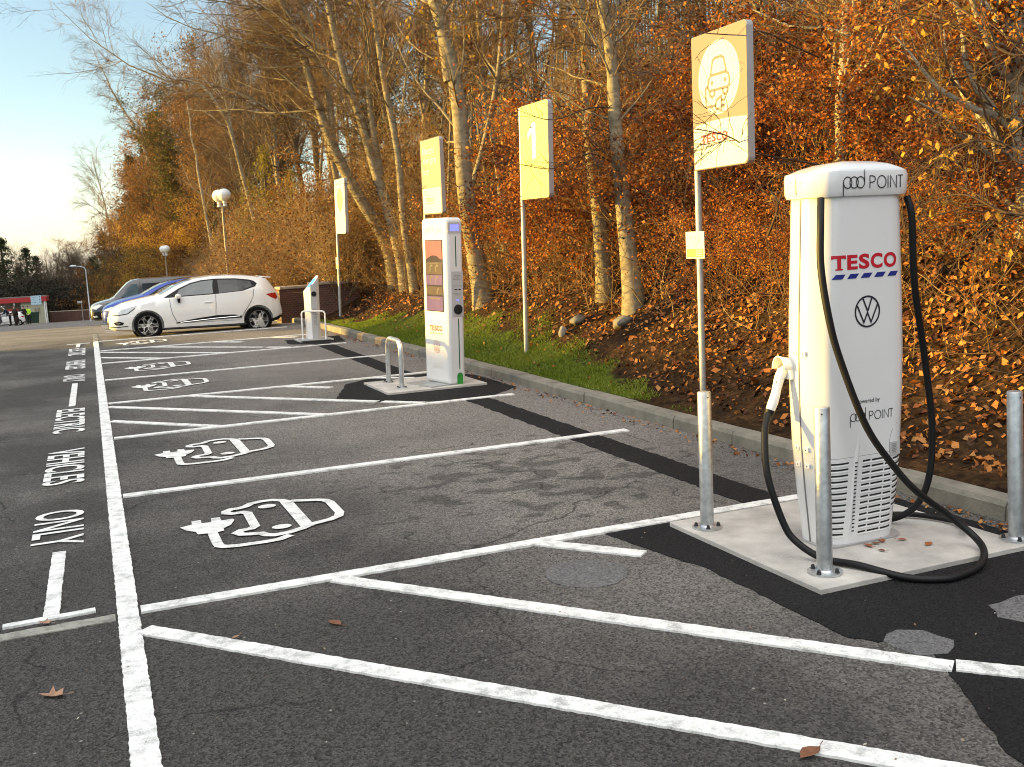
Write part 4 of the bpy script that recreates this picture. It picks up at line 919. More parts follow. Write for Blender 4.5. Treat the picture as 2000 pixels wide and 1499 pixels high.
# dark van
def van(loc, label):
    t = empty('panel_van', loc, label, 'van')
    top = [(0, .72), (.05, .86), (.2, .96), (.5, 1.05), (.85, 1.13), (1.0, 1.2), (1.3, 1.5), (1.6, 1.78), (1.8, 1.90), (2.1, 1.95), (3.5, 1.97), (4.8, 1.95), (4.92, 1.88), (5.0, .8)]
    belt = [(0, .6), (.5, .92), (1.2, 1.08), (5., 1.1)]; low = [(0, .3), (.2, .24), (4.6, .28), (5, .36)]
    plan = [(0, .66), (.05, .78), (.15, .87), (.35, .94), (.7, .98), (1.2, 1), (4.8, 1), (5., .96)]
    B = Body(5., 1.95, top, belt, low, plan, .86, .09); wh = [(.95, .33), (4.0, .33)]
    sh = B.shell('body', P_grey, t); B.cut(sh, wh, .39)
    for x, z in wh:
        for sg in (-1, 1): mb = MB(); mb.lathe([(0, 0), (.39, 0), (.39, .2), (0, .2)], 20, 0, Matrix.Rotation(-PI/2*sg, 3, 'X'), (x, sg*.5, z)); mb.build('wheel_arch', M_trim, t); wheel(t, x, z, .965, .335, sg, 5, 'plain')
    mb = MB(); B.toppatch(mb, 1.03, 1.75, .9, .94); mb.build('windscreen', M_glass, t)
    for sg in (-1, 1): mb = MB(); B.patch(mb, [(1.22, 1.13), (2.0, 1.14), (2.0, 1.72), (1.75, 1.71), (1.42, 1.42)], .005, sides=(sg,)); mb.build('window', M_glass, t)
    for sg in (-1, 1): mb = MB(); B.patch(mb, [(2.2, 1.16), (3.4, 1.16), (3.4, 1.72), (2.2, 1.72)], .005, sides=(sg,)); mb.build('window', M_glassd, t)
    for sg in (-1, 1): mb = MB(); B.seam(mb, [(2.1, 1.85), (2.1, .45)], sides=(sg,)); B.seam(mb, [(1.15, 1.05), (1.3, .5)], sides=(sg,)); mb.build('shut_line', M_trim, t)
    for sg in (-1, 1): mb = MB(); B.patch(mb, [(.03, .78), (.25, .72), (.52, .9), (.35, .95), (.1, .9)], .006, n=10, sides=(sg,)); mb.build('headlight', M_lamp, t)
    mb = MB(); B.patch(mb, [(.01, .33), (.5, .3), (.55, .62), (.2, .64), (.02, .62)], .008, n=10); mb.box((-.004, 0, .5), (.04, 1.2, .26)); mb.build('bumper', M_trim, t)
    for sg in (-1, 1): mb = MB(); B.patch(mb, [(.1, .45), (.25, .47), (.3, .40), (.15, .37)], .014, n=5, sides=(sg,)); mb.build('fog_lamp', M_lamp, t)
    mirror(t, B, 1.35, 1.12, M_trim, M_trim)
van((-.06, 48., float(gz(48))), 'dark grey panel van, furthest of the parked row')
# cars being loaded in the distance, at the edge of the frame
def far(px, D, z=None, v=600.):
    """ground point under a thing seen at photo pixel px, v and depth D"""
    p = pix(px, v, D); x, y = float(p[0]), float(p[1])
    return (x, y, float(gz(y)) if z is None else z)
fc = far(-16, 86)
g = hatchback('hatchback_car', (0, 0, 0), 'grey car with its boot open, cut by the left edge of the frame', P_mid, 1.0, style='plain')
g.location = (fc[0]-3.4, fc[1], fc[2])
mb = MB(); mb.box((4.0, 0, 1.62), (.9, 1.2, .05), mat=Matrix.Rotation(-.25, 3, 'Y')); mb.build('tailgate', P_mid, g, bevel=.01)
fc = far(29, 92); w2 = hatchback('hatchback_car', (fc[0]-2.9, fc[1], fc[2]), 'white car half hidden behind the people by the trolley shelter', P_white, .9, style='plain')

# ================================================================ people (far away)
M_skin = pm('skin', (.45, .27, .19), .6)
def person(loc, rz, label, cols, pose):
    """one skinned body over joints; cols: list of (z limit, material) from the feet up"""
    V = [Vector(p) for p in pose['v']]; E = pose['e']; rad = pose['r']
    me = bpy.data.meshes.new('person'); me.from_pydata(V, E, []); o = bpy.data.objects.new('person', me); C.objects.link(o)
    sk = o.modifiers.new('skin', 'SKIN'); sk.use_smooth_shade = True
    if not me.skin_vertices: me.skin_vertices.new(name='')
    for i, r in enumerate(rad): me.skin_vertices[0].data[i].radius = (r if isinstance(r, tuple) else (r, r))
    for i in range(len(V)): me.skin_vertices[0].data[i].use_root = (i == 0)
    ss = o.modifiers.new('sub', 'SUBSURF'); ss.levels = 2; ss.render_levels = 2
    dg = bpy.context.evaluated_depsgraph_get(); dg.update(); m2 = bpy.data.meshes.new_from_object(o.evaluated_get(dg)); o.modifiers.clear(); o.data = m2
    m2.materials.clear()
    for _, m in cols: m2.materials.append(m)
    m2.materials.append(M_skin); hx = pose['head']
    for p in m2.polygons:
        c = p.center; k = next((i for i, (zl, _) in enumerate(cols) if c.z < zl), len(cols)-1)
        for h in pose['hands']:
            if (c-Vector(h)).length < .10: k = len(cols)
        if (c-Vector(hx)).length < .15 and c.z < hx[2]+.04 and (c-Vector(hx)).dot(Vector(pose['look'])) > -.01: k = len(cols)
        p.material_index = k
    o.location = loc; o.rotation_euler = (0, 0, rz)
    return tag(o, label, 'person')
def stand_pose(arm=.0, bend=0., fingers=True):
    v = [(0, 0, .95), (0, -bend*.2, 1.15), (0, -bend*.55, 1.38), (0, -bend*.75, 1.50), (0, -bend*.95, 1.62), (0, -bend*1.1, 1.76)]; e = [(0, 1), (1, 2), (2, 3), (3, 4), (4, 5)]; r = [(.16, .12), (.16, .12), (.19, .12), .06, .095, .07]
    H = []
    for s in (-1, 1):
        i = len(v); v += [(s*.10, .02, .88), (s*.11, 0, .5), (s*.11, .03, .09), (s*.12, -.13, .04)]; e += [(0, i), (i, i+1), (i+1, i+2), (i+2, i+3)]; r += [.10, .07, .05, .035]
        i = len(v); y = -bend*.5; v += [(s*.20, y, 1.38), (s*.25, y-.06-arm*.1, 1.12), (s*.22, y-.18-arm*.25, .95+arm*.15), (s*.21, y-.25-arm*.28, .90+arm*.17)]; e += [(2, i), (i, i+1), (i+1, i+2), (i+2, i+3)]; r += [.065, .05, .036, .035]; H.append(v[-1])
        for k in range(5):
            j = len(v); q = v[i+3]; v.append((q[0]+(k-2)*.016*(1 if k else 1.6), q[1]-.05-.006*(2-abs(k-2)), q[2]-.07+.012*abs(k-2))); e.append((i+3, j)); r.append(.009)
    return dict(v=v, e=e, r=r, head=v[4], hands=H, look=(0, -1, 0))
M_coat = pm('dark_brown_coat', (.018, .010, .008), .9); M_hair = pm('white_hair', (.7, .66, .58), .8); M_navy = pm('navy_jacket', (.02, .025, .04), .8); M_hiv = pm('hi_vis_vest', (.45, .75, .03), .7)
M_black = pm('black_cloth', (.012, .012, .013), .9); M_hairb = pm('brown_hair', (.03, .018, .01), .8)
sp_ = stand_pose(.6, .1); sp_['r'][0] = (.24, .2); sp_['r'][1] = (.22, .18); sp_['r'][6:10] = [.2, .15, .10, .04]; sp_['r'][6+14] = .2 if len(sp_['r']) > 20 else .1
person(far(29, 86), R(-60), 'person in a long dark coat standing by the open car boot', [(.06, M_black), (1.55, M_coat), (3, M_hairb)], sp_)
person(far(17, 87.5), R(-75), 'white haired person bending over the open car boot', [(.8, M_black), (1.48, M_navy), (3, M_hair)], stand_pose(.9, .55))
person(far(45, 94), R(30), 'person in dark clothes walking in front of the trolley shelter', [(.85, M_black), (1.5, M_coat), (3, M_hairb)], stand_pose(.2, 0))
person(far(54, 96), R(-20), 'person in a yellow hi-vis vest by the trolley shelter', [(.95, M_black), (1.5, M_hiv), (3, M_hairb)], stand_pose(.4, .05))

# ================================================================ far buildings, walls, lamps
M_redf = pm('red_fascia', (.42, .030, .032), .5, var=.06); M_sage = pm('sage_cladding', (.40, .40, .30), .7, var=.08); M_roofd = pm('roof_felt', (.10, .09, .08), .9)
def brick(name, c1, c2, mortar, sc=6.):
    m, nt, b = nmat(name); L = nt.links.new; tc = node(nt, 'ShaderNodeTexCoord'); mp = node(nt, 'ShaderNodeMapping'); mp.inputs['Rotation'].default_value = (R(90), 0, 0)
    L(tc.outputs['Object'], mp.inputs[0]); br = node(nt, 'ShaderNodeTexBrick', i_Scale=sc); br.inputs['Color1'].default_value = rgba(c1); br.inputs['Color2'].default_value = rgba(c2); br.inputs['Mortar'].default_value = rgba(mortar)
    br.inputs['Mortar Size'].default_value = .02; L(mp.outputs[0], br.inputs['Vector'])
    nz = node(nt, 'ShaderNodeTexNoise', i_Scale=3., i_Detail=6.); L(tc.outputs['Object'], nz.inputs['Vector']); rp = node(nt, 'ShaderNodeValToRGB'); rp.color_ramp.elements[0].color = (.5, .5, .5, 1); rp.color_ramp.elements[1].color = (1.2, 1.2, 1.2, 1); L(nz.outputs['Fac'], rp.inputs['Fac'])
    mx = node(nt, 'ShaderNodeMix', data_type='RGBA', blend_type='MULTIPLY', i_Factor=1.); L(br.outputs['Color'], mx.inputs[6]); L(rp.outputs['Color'], mx.inputs[7]); L(mx.outputs[2], b.inputs['Base Color']); b.inputs['Roughness'].default_value = .9
    return m
M_brick = brick('brick', (.13, .05, .032), (.09, .038, .026), (.15, .13, .11), 4.5); M_coping = pm('stone_coping', (.33, .27, .22), .9, var=.25, bump=.3)
# low retaining walls beside the white hatchback
def low_wall(a, b, h, th, lab, nm='retaining_wall'):
    a, b = Vector((*a, 0)), Vector((*b, 0)); d = b-a; L = d.length; z0 = float(gz((a.y+b.y)/2))
    t = empty(nm, (a.x, a.y, z0), lab, 'wall', rot=(0, 0, math.atan2(d.y, d.x)))
    mb = MB(); mb.box((L/2, 0, h/2-.2), (L, th, h+.4)); mb.build('brickwork', M_brick, t)
    mb = MB(); n = max(1, int(L/.5))
    for i in range(n): mb.box((L*(i+.5)/n, 0, h+.04), (L/n-.012, th+.07, .075))
    mb.build('coping', M_coping, t, bevel=.02)
low_wall((4.45, 26.6), (5.35, 26.75), .86, .34, 'low brick wall with stone coping behind the rear of the white hatchback')
low_wall((5.05, 25.6), (6.3, 25.4), .92, .34, 'low brick wall with pale coping between the far charging post and the bank')
low_wall((4.6, 26.8), (4.9, 60.), .5, .3, 'long low brick wall along the bank foot beyond the parked row')
# trolley shelter
ts = empty('trolley_shelter', far(90, 101), 'red roofed trolley shelter with pale green cladding', 'shelter'); ang = -.06; ts.rotation_euler = (0, 0, PI+ang)
LW = 9.
mb = MB(); mb.box((LW/2, 0, 2.43), (LW+.5, 2.6, .46)); mb.build('fascia', M_redf, ts, bevel=.02)
mb = MB(); mb.box((LW/2, 0, 2.69), (LW+.3, 2.4, .06)); mb.build('roof', M_roofd, ts)
mb = MB(); mb.box((LW/2, -1.1, 1.1), (LW, .08, 2.2)); mb.box((1.1, 1.0, 1.1), (2.1, .08, 2.2)); mb.box((.05, 0, 1.1), (.08, 2.2, 2.2)); mb.build('cladding', M_sage, ts)
for x in (.0, 2.7, 5.4, 8.1): mb = MB(); mb.box((x, 1.15, 1.1), (.1, .1, 2.2)); mb.build('post', M_whitem, ts)
mb = MB(); mb.tube([(-.05, 1.25, 2.2), (-.15, 1.25, 2.05), (-.15, 1.25, .1)], .05, 8); mb.build('downpipe', M_whitem, ts)
mb = MB(); mb.box((.7, 1.05, 1.3), (.5, .02, .6)); mb.build('notice', M_cream, ts)
M_redp = pm('red_poster', (.35, .05, .04), .6); mb = MB(); mb.box((2.9, .95, 1.3), (1.0, .04, .7)); mb.build('poster', M_redp, ts)
M_blsign = pm('pale_blue_sign', (.42, .60, .72), .5, var=.04); fp = far(72, 97)
ds_ = empty('direction_sign', fp, 'pale blue direction board on a post in front of the red fascia', 'sign'); ds_.rotation_euler = (0, 0, R(-8))
mb = MB(); mb.tube([(0, 0.03, 0), (0, .03, 2.7)], .04, 8); mb.build('post', M_galv2, ds_)
mb = MB(); mb.box((0, -.03, 2.25), (.92, .05, .86)); bd = mb.build('board', M_blsign, ds_)
mb = MB()
for k, s in enumerate(('Recycling', 'Taxis', 'Car Wash')):
    put_text(mb, s, (-.38, -.058, 2.50-.25*k), (1, 0, 0), (0, 0, 1), .4 if k != 1 else .26, .10); mb.lathe([(.05, 0), (0, .002)], 10, 0, Matrix.Rotation(PI/2, 3, 'X'), (.33, -.058, 2.55-.25*k))
mb.build('lettering', M_ink, bd, normals=False)
M_bin = pm('dark_green_bin', (.02, .05, .03), .6)
tb = empty('wheeled_bin', far(61, 97), 'dark green bin standing in front of the trolley shelter', 'bin'); mb = MB(); mb.add([(x*k, y*k, z) for z, k in ((.1, .85), (1.05, 1.)) for x, y in ((-.6, -.4), (.6, -.4), (.6, .4), (-.6, .4))], [(0, 1, 5, 4), (1, 2, 6, 5), (2, 3, 7, 6), (3, 0, 4, 7), (0, 3, 2, 1)]); mb.build('body', M_bin, tb, bevel=.03)
mb = MB(); mb.box((0, 0, 1.1), (1.25, .86, .09)); mb.build('lid', M_bin, tb, bevel=.03)
M_tro = pm('trolley_steel', (.12, .06, .05), .5, metal=.5)
tr = empty('trolley', far(100, 100), 'row end of nested shopping trolleys beside the shelter', 'trolley'); mb = MB()
for k in range(4):
    x = k*.28
    for y in (-.25, .25): mb.tube([(x, y, .12), (x, y, .95), (x+.1, y, 1.0)], .02, 6)
    for z in (.45, .6, .75, .9): mb.tube([(x, -.25, z), (x+.7, -.2, z-.05), (x+.7, .2, z-.05), (x, .25, z)], .012, 4)
mb.build('basket', M_tro, tr)
fb = far(96, 103); fe = far(205, 103)
low_wall((fb[0], fb[1]), (fe[0], fe[1]), 1.0, .35, 'long low brick wall at the far side of the car park', 'boundary_wall')
# street lamp
M_lampg = pm('lamp_grey', (.50, .53, .56), .5, metal=.3)
SL = .82
lp = empty('street_lamp', far(175, 78), 'tall thin grey street lamp with a single arm, in front of the far dark trees', 'lamp')
mb = MB(); mb.tube([(0, 0, 0), (0, 0, .9), (0, 0, .95), (0, 0, 4.7), (-.08, 0, 5.0), (-.35, 0, 5.1), (-.8, 0, 5.18)], [.09, .09, .06, .05, .045, .04, .035], 10); mb.build('column', M_lampg, lp, smooth=50)
mb = MB(); mb.lathe([(0, -.3), (.07, -.22), (.11, 0), (.09, .25), (0, .3)], 12, 0, Matrix.Rotation(PI/2, 3, 'Y'), (-1.05, 0, 5.19)); mb.build('lantern', M_lampg, lp, smooth=True); lp.scale = (SL,)*3
sp2 = empty('signpost', far(160, 102), 'small dark signpost in front of the far brick wall', 'sign'); mb = MB(); mb.tube([(0, 0, 0), (0, 0, 2.0)], .04, 8); mb.build('post', M_galv2, sp2); mb = MB(); mb.box((-.15, -.05, 1.85), (.45, .04, .22)); mb.build('board', M_lampg, sp2)
# globe lamps at the bank foot
M_globe = pm('globe_white', (.80, .76, .62), .3, var=.03, coat=.3); M_cap = pm('globe_cap', (.62, .64, .66), .5)
def globe_lamp(px, D, zg, lab, n=2, sc=1., vy=400.):
    p = far(px, D, None, vy); t = empty('globe_lamp', (p[0], p[1], p[2]), lab, 'lamp', 'twin globe lamps along the bank'); H = (zg-p[2])/sc
    mb = MB(); mb.tube([(0, 0, -.2), (0, 0, 1.), (0, 0, H-.72)], [.07, .06, .05], 10); mb.tube([(-.32, 0, H-.45), (-.32, 0, H-.72), (.32, 0, H-.72), (.32, 0, H-.45)], .045, 8); mb.build('column', M_cream, t, smooth=50)
    for s in (-1, 1):
        y = s*.1
        mb = MB(); mb.lathe([(.10, -.33)] + [(.28*math.cos(R(a)), .28*math.sin(R(a))) for a in range(-70, 10, 12)], 20, 0, None, (s*.32, y, H)); gl = mb.build('globe', M_globe, t, smooth=True)
        mb = MB(); mb.lathe([(.292*math.cos(R(a)), .292*math.sin(R(a))) for a in range(0, 91, 10)], 20, 0, None, (s*.32, y, H)); mb.lathe([(.09, -.48), (.09, -.36)], 10, 0, None, (s*.32, y, H)); mb.build('cap', M_cap, gl, smooth=True)
    t.rotation_euler = (0, 0, R(-93)); t.scale = (sc,)*3
globe_lamp(434, 39, 4.0, 'nearer twin globe lamp rising above the parked white hatchback', 2, .86, 400)
globe_lamp(322, 58, 2.25, 'second twin globe lamp, far along the bank in front of orange leaves', 2, .74, 490)
globe_lamp(257, 92, .35, 'furthest globe lamp, just showing above the dark van', 2, .7, 545)
# unseen block added to shade the bays; its height sets the shade line
SHADE_H = 7.36
st = empty('bay_shade_caster', (-50, 0, 0), 'unseen long brick block added out of frame to the left to shade the bays', 'shade_caster')
mb = MB(); mb.box((-8, -2, SHADE_H/2-.6), (16, 96, SHADE_H+1.2)); mb.build('wall', M_brick, st)
mb = MB(); mb.box((-8, -2, SHADE_H+.02), (15.4, 95.4, .06)); mb.build('roof', M_roofd, st)
wh = empty('far_shade_caster', (-50, 79, -3), 'unseen tall brick block added out of frame to the left to shade the far car park', 'shade_caster')  # unseen block added to keep the far car park in shade
mb = MB(); mb.box((-8, 50, 5.5), (16, 100, 14.)); mb.build('wall', M_brick, wh)
mb = MB(); mb.box((-8, 50, 12.53), (15.4, 99.4, .06)); mb.build('roof', M_roofd, wh)
# ================================================================ vegetation
def nrm(a): return a/np.maximum(np.linalg.norm(a, axis=-1, keepdims=True), 1e-9)
def tubes(groups, sides=3):
    VV, FF, o = [], [], 0
    for P, r in groups:
        M, n = P.shape[:2]
        T = nrm(np.gradient(P, axis=1)); ref = np.broadcast_to(np.array([.31, .87, .17]), T.shape); N = np.cross(T, ref)
        bad = np.linalg.norm(N, axis=-1, keepdims=True) < .1; N = np.where(bad, np.cross(T, np.array([1., 0, 0])), N); N = nrm(N); B = np.cross(T, N)
        a = np.arange(sides)*2*PI/sides
        V = P[:, :, None, :] + r[:, :, None, None]*(np.cos(a)[:, None]*N[:, :, None, :] + np.sin(a)[:, None]*B[:, :, None, :])
        I = np.arange(M*n*sides).reshape(M, n, sides)+o
        J = np.roll(I, -1, axis=2)
        FF.append(np.stack([I[:, :-1], J[:, :-1], J[:, 1:], I[:, 1:]], -1).reshape(-1, 4)); VV.append(V.reshape(-1, 3)); o += M*n*sides
    return np.concatenate(VV), np.concatenate(FF)
def walk(base, d, L, n, rng, up=0., jit=.2, side=None):
    P = [base]; d = nrm(d)
    for k in range(n-1):
        d = d + np.array([0, 0, 1.])*(up if np.isscalar(up) else up[:, None]) + rng.normal(0, jit, d.shape)
        if side is not None: d = d + side
        d = nrm(d); P.append(P[-1] + d*(L/(n-1))[:, None])
    return np.stack(P, 1)
def spawn(P, r, K, rng, t=(.2, 1.), L=(.5, 1.), ang=(25, 70), n=5, up=0., jit=.15, rk=.6, rmax=1., r1=.002, fall=.5, bias=None, side=None):
    M, m = P.shape[:2]; seg = np.linalg.norm(np.diff(P, axis=1), axis=-1).sum(1); idx = rng.choice(M, K, p=seg/seg.sum()); tt = rng.uniform(*t, K)
    f = tt*(m-1); i = np.minimum(f.astype(int), m-2); w = (f-i)[:, None]
    base = P[idx, i]*(1-w)+P[idx, i+1]*w; tan = nrm(P[idx, i+1]-P[idx, i]); rad = r[idx, i]*(1-w[:, 0])+r[idx, i+1]*w[:, 0]
    q = rng.normal(size=(K, 3))
    if bias is not None: q = q + bias
    q = nrm(q - tan*(q*tan).sum(-1, keepdims=True)); a = np.radians(rng.uniform(*ang, K))[:, None]
    d = tan*np.cos(a)+q*np.sin(a); Ls = rng.uniform(*L, K)*(1-fall*tt)
    Q = walk(base, d, Ls, n, rng, up, jit, side); r0 = np.minimum(rad*rk, rmax); r0 = np.maximum(r0, r1)
    return Q, r0[:, None]+(r1-r0)[:, None]*np.linspace(0, 1, n)[None]
def leafmesh(c, size, rng, droop=.3, nrmal=None, tilt=.6, asp=.62):
    K = len(c); a = nrm(rng.normal(size=(K, 3)))
    if nrmal is not None:
        N = nrm(nrmal + rng.normal(0, tilt, (K, 3))); a = nrm(np.cross(N, a))
    else:
        a[:, 2] -= droop; a = nrm(a); N = nrm(np.cross(a, rng.normal(size=(K, 3))))
    b = np.cross(N, a); s = size[:, None]
    k = rng.uniform(-.05, .3, (K, 1)); V = np.stack([c-a*s*.5, c+b*s*asp*.5+N*s*k-a*s*.05, c+a*s*.5+N*s*k*.5, c-b*s*asp*.5+N*s*k*.8-a*s*.05], 1)
    I = np.arange(K*4).reshape(K, 4)
    return V.reshape(-1, 3), np.concatenate([I[:, [0, 1, 2]], I[:, [0, 2, 3]]])
def sample(P, K, rng, t=(.3, 1.), spread=0.):
    M, m = P.shape[:2]; i = rng.integers(0, M, K); f = rng.uniform(*t, K)*(m-1); j = np.minimum(f.astype(int), m-2); w = (f-j)[:, None]
    return P[i, j]*(1-w)+P[i, j+1]*w + rng.normal(0, spread, (K, 3)) if spread else P[i, j]*(1-w)+P[i, j+1]*w

def bark_mat(name, pale, dark, sc=7.):
    m, nt, b = nmat(name); L = nt.links.new; tc = node(nt, 'ShaderNodeTexCoord'); mp = node(nt, 'ShaderNodeMapping'); mp.inputs['Scale'].default_value = (1, 1, 2.2); L(tc.outputs['Object'], mp.inputs[0])
    n1 = node(nt, 'ShaderNodeTexNoise', i_Scale=sc, i_Detail=8., i_Roughness=.7); L(mp.outputs[0], n1.inputs['Vector'])
    r = node(nt, 'ShaderNodeValToRGB'); cr = r.color_ramp; cr.elements[0].position = .30; cr.elements[0].color = rgba(dark); cr.elements[1].position = .62; cr.elements[1].color = rgba(pale)
    L(n1.outputs['Fac'], r.inputs['Fac']); L(r.outputs['Color'], b.inputs['Base Color']); b.inputs['Roughness'].default_value = .9; b.inputs['Specular IOR Level'].default_value = .15
    bp = node(nt, 'ShaderNodeBump', i_Strength=.5, i_Distance=.02); L(n1.outputs['Fac'], bp.inputs['Height']); L(bp.outputs['Normal'], b.inputs['Normal'])
    return m
M_bark = bark_mat('pale_bark', (.29, .25, .165), (.11, .088, .058)); M_bark2 = bark_mat('brown_bark', (.14, .105, .06), (.035, .026, .016)); M_bark3 = bark_mat('white_bark', (.40, .36, .26), (.14, .115, .085), 9.)
M_twig = pm('twig_brown', (.13, .078, .036), .85, var=.35, scale=1.3); M_twigp = pm('twig_pale', (.26, .18, .09), .85, var=.35, scale=1.3); M_twigd = pm('twig_dark', (.075, .045, .024), .85, var=.3, scale=1.)
COP = [(.05, .014, .004), (.17, .042, .008), (.34, .092, .014), (.46, .15, .02), (.44, .20, .042), (.56, .25, .03)]
M_cop = ramp_attr('copper_leaf', COP, .55, trans=.3); M_org = ramp_attr('orange_leaf', [(0.26, 0.12, 0.021), (0.42, 0.225, 0.026), (0.52, 0.322, 0.039), (0.38, 0.236, 0.052)], .55, trans=.35)
M_yel_l = ramp_attr('yellow_leaf', [(.22, .15, .02), (.36, .25, .025), (.50, .36, .03), (.55, .30, .03)], .55, trans=.35)
M_olive = ramp_attr('olive_leaf', [(.035, .045, .010), (.07, .075, .014), (.12, .11, .02), (.20, .13, .03)], .6, trans=.25)
M_brn = ramp_attr('brown_leaf', [(.07, .030, .008), (.18, .078, .016), (.30, .13, .022), (.42, .20, .035)], .6, trans=.25)
M_need = ramp_attr('needles', [(.012, .022, .007), (.028, .042, .012), (.05, .065, .016)], .65, trans=.1)
M_shadel = ramp_attr('shaded_leaf', [(.012, .012, .006), (.025, .022, .010), (.04, .03, .014)], .7); M_larch = ramp_attr('larch_needles', [(.12, .10, .012), (.22, .18, .02), (.33, .24, .025)], .6, trans=.3)
M_litter = ramp_attr('leaf_litter', [(.025, .010, .004), (.08, .026, .006), (.19, .058, .011), (.34, .115, .017), (.44, .18, .04), (.30, .15, .05)], .7)
M_grass = ramp_attr('grass_blade', [(.05, .085, .008), (.10, .155, .010), (.16, .22, .014), (.22, .26, .025), (.34, .30, .09)], .55, trans=.35)

def veg(name, root, groups, mat, sides=3, leaves=None, lmat=None):
    """one mesh: tubes, plus leaves in a second material"""
    V, F = tubes(groups, sides)
    if leaves is None: return npmesh(name, V, [F], mat, parent=root, smooth=True)
    LV, LF, rnd = leaves; n = len(V)
    return npmesh(name, np.concatenate([V, LV]), [F, LF+n], [mat, lmat], rnd=np.concatenate([np.zeros(n), rnd]), midx=np.concatenate([np.zeros(len(F)), np.ones(len(LF))]), parent=root)
def resample(pts, n):
    pts = np.array([p[:] for p in smooth_path([Vector(p) for p in pts], 6)]); s = np.concatenate([[0], np.cumsum(np.linalg.norm(np.diff(pts, axis=0), axis=1))]); q = np.linspace(0, s[-1], n)
    return np.stack([np.interp(q, s, pts[:, k]) for k in range(3)], 1)
# ---------------------------------------------------------------- big trees whose trunks the photo shows
def big_tree(stems, D, label, bark=M_bark, seed=1, limbs=16, subs=70, twigs=700, limbL=(1.2, 3.2), up=.06, leaves=0, lmat=M_cop, tw=M_twig, side=None, tl=(.35, 1.), bias=None, name='bare_tree', leafs=(.05, .09), droop=.0, rl=.045):
    """stems: lists of (u, v, width in photo pixels) from the foot up, all at depth D"""
    rng = np.random.default_rng(seed); base = pix(stems[0][0][0], stems[0][0][1], D)
    root = empty(name, tuple(base), label, 'tree', 'trees on the bank'); G = []
    for st in stems:
        P = np.array([pix(u, v, D) for u, v, w in st]); P += rng.normal(0, .02, P.shape)*np.array([1, 1, 0]); q = resample(P, 16)
        w = np.interp(np.linspace(0, 1, 16), np.linspace(0, 1, len(st)), [s[2] for s in st])*D/CF/2
        if st is stems[0]: q[0, 2] -= .25; w[0] *= 1.35; w[1] *= 1.06
        # carry the stem on above the frame, thinning out
        d = nrm(q[-1]-q[-4]); ext = np.stack([q[-1]+d*k*.8+np.array([0, 0, .05*k*k]) + rng.normal(0, .05, 3) for k in range(1, 7)]); q = np.concatenate([q, ext]); w = np.concatenate([w, w[-1]*np.linspace(.85, .15, 6)])
        G.append(((q-base)[None], w[None]))
    P = np.concatenate([g[0] for g in G]); r = np.concatenate([g[1] for g in G])
    l1 = spawn(P, r, limbs, rng, tl, limbL, (35, 75), 8, up, .13, .5, rl, .006, .35, bias, side)
    veg('trunk', root, G+[l1], bark, 9)
    l2 = spawn(*l1, subs, rng, (.15, 1), (.6, 1.7), (25, 65), 6, up*.6-droop, .2, .6, .018, .0035, .4, None, side)
    l2b = spawn(P, r, subs//2, rng, (.15, .9), (.4, 1.6), (45, 90), 6, .0, .22, .2, .010, .003, .2, bias, side)
    A = (np.concatenate([l2[0], l2b[0]]), np.concatenate([l2[1], l2b[1]]))
    l3 = spawn(*A, twigs, rng, (.1, 1), (.3, .9), (20, 60), 5, -droop, .2, .7, .006, .0018, .3)
    lv = None
    if leaves:
        c = sample(l3[0], leaves, rng, (.2, 1), .03); LV, LF = leafmesh(c, rng.uniform(*leafs, leaves), rng); lv = (LV, LF, np.repeat(rng.random(leaves), 4))
    veg('crown', root, [A, l3], tw, 3, lv, lmat)
    return root
big_tree([[(944, 606, 42), (930, 500, 36), (912, 360, 33), (890, 210, 31), (872, 80, 28), (840, -30, 25)], [(885, 160, 24), (868, 60, 22), (850, -20, 18)]], 17.6, 'pale grey tree rising behind the tall charging tower, forking near the top of the frame', seed=3, limbs=22, subs=110, twigs=900, leaves=160, lmat=M_yel_l, leafs=(.07, .12), rl=.026)
big_tree([[(1240, 607, 42), (1222, 440, 33), (1203, 250, 27), (1190, 110, 24), (1176, -20, 22)]], 13.3, 'pale slender tree just right of its twin, left of the large taupe sign', seed=5, limbs=16, subs=110, twigs=1300, leaves=260, rl=.017, limbL=(.8, 2.4))
big_tree([[(1185, 588, 34), (1168, 420, 29), (1154, 260, 25), (1142, 100, 21), (1130, -20, 19)]], 14.3, 'pale slender tree just left of its twin, right of the lime green sign', seed=8, limbs=16, subs=110, twigs=1300, leaves=200, rl=.017, limbL=(.8, 2.4))
LEFTW = -CAM_R
big_tree([[(775, 545, 28), (752, 470, 25), (705, 390, 22), (655, 300, 20), (622, 200, 17), (590, 110, 14), (545, -10, 11)], [(650, 290, 13), (640, 180, 12), (612, 70, 10), (580, -20, 8)]], 24.4, 'leaning pale tree with a low fork, left of the tall charging tower', seed=12, limbs=34, subs=340, twigs=4600, limbL=(2., 5.2), up=.05, rl=.030, tw=M_twig, side=LEFTW*.10, bias=LEFTW*.9)
big_tree([[(798, 560, 25), (765, 430, 21), (735, 330, 19), (700, 230, 16), (668, 130, 14), (632, -20, 11)], [(742, 350, 15), (722, 200, 13), (712, 60, 11), (700, -20, 9)]], 23., 'leaning pale tree with two thin upright stems, close beside the lower forked one', seed=15, limbs=30, subs=300, twigs=3800, limbL=(1.8, 4.4), rl=.028, side=LEFTW*.07, bias=LEFTW*.6)
big_tree([[(1634, 400, 26), (1638, 300, 24), (1641, 210, 22), (1648, 110, 21), (1655, -20, 19)]], 11.7, 'whitish trunk above the rapid charger, forking low down', M_bark3, 21, limbs=16, subs=110, twigs=1100, rl=.02, leaves=350, leafs=(.04, .07))
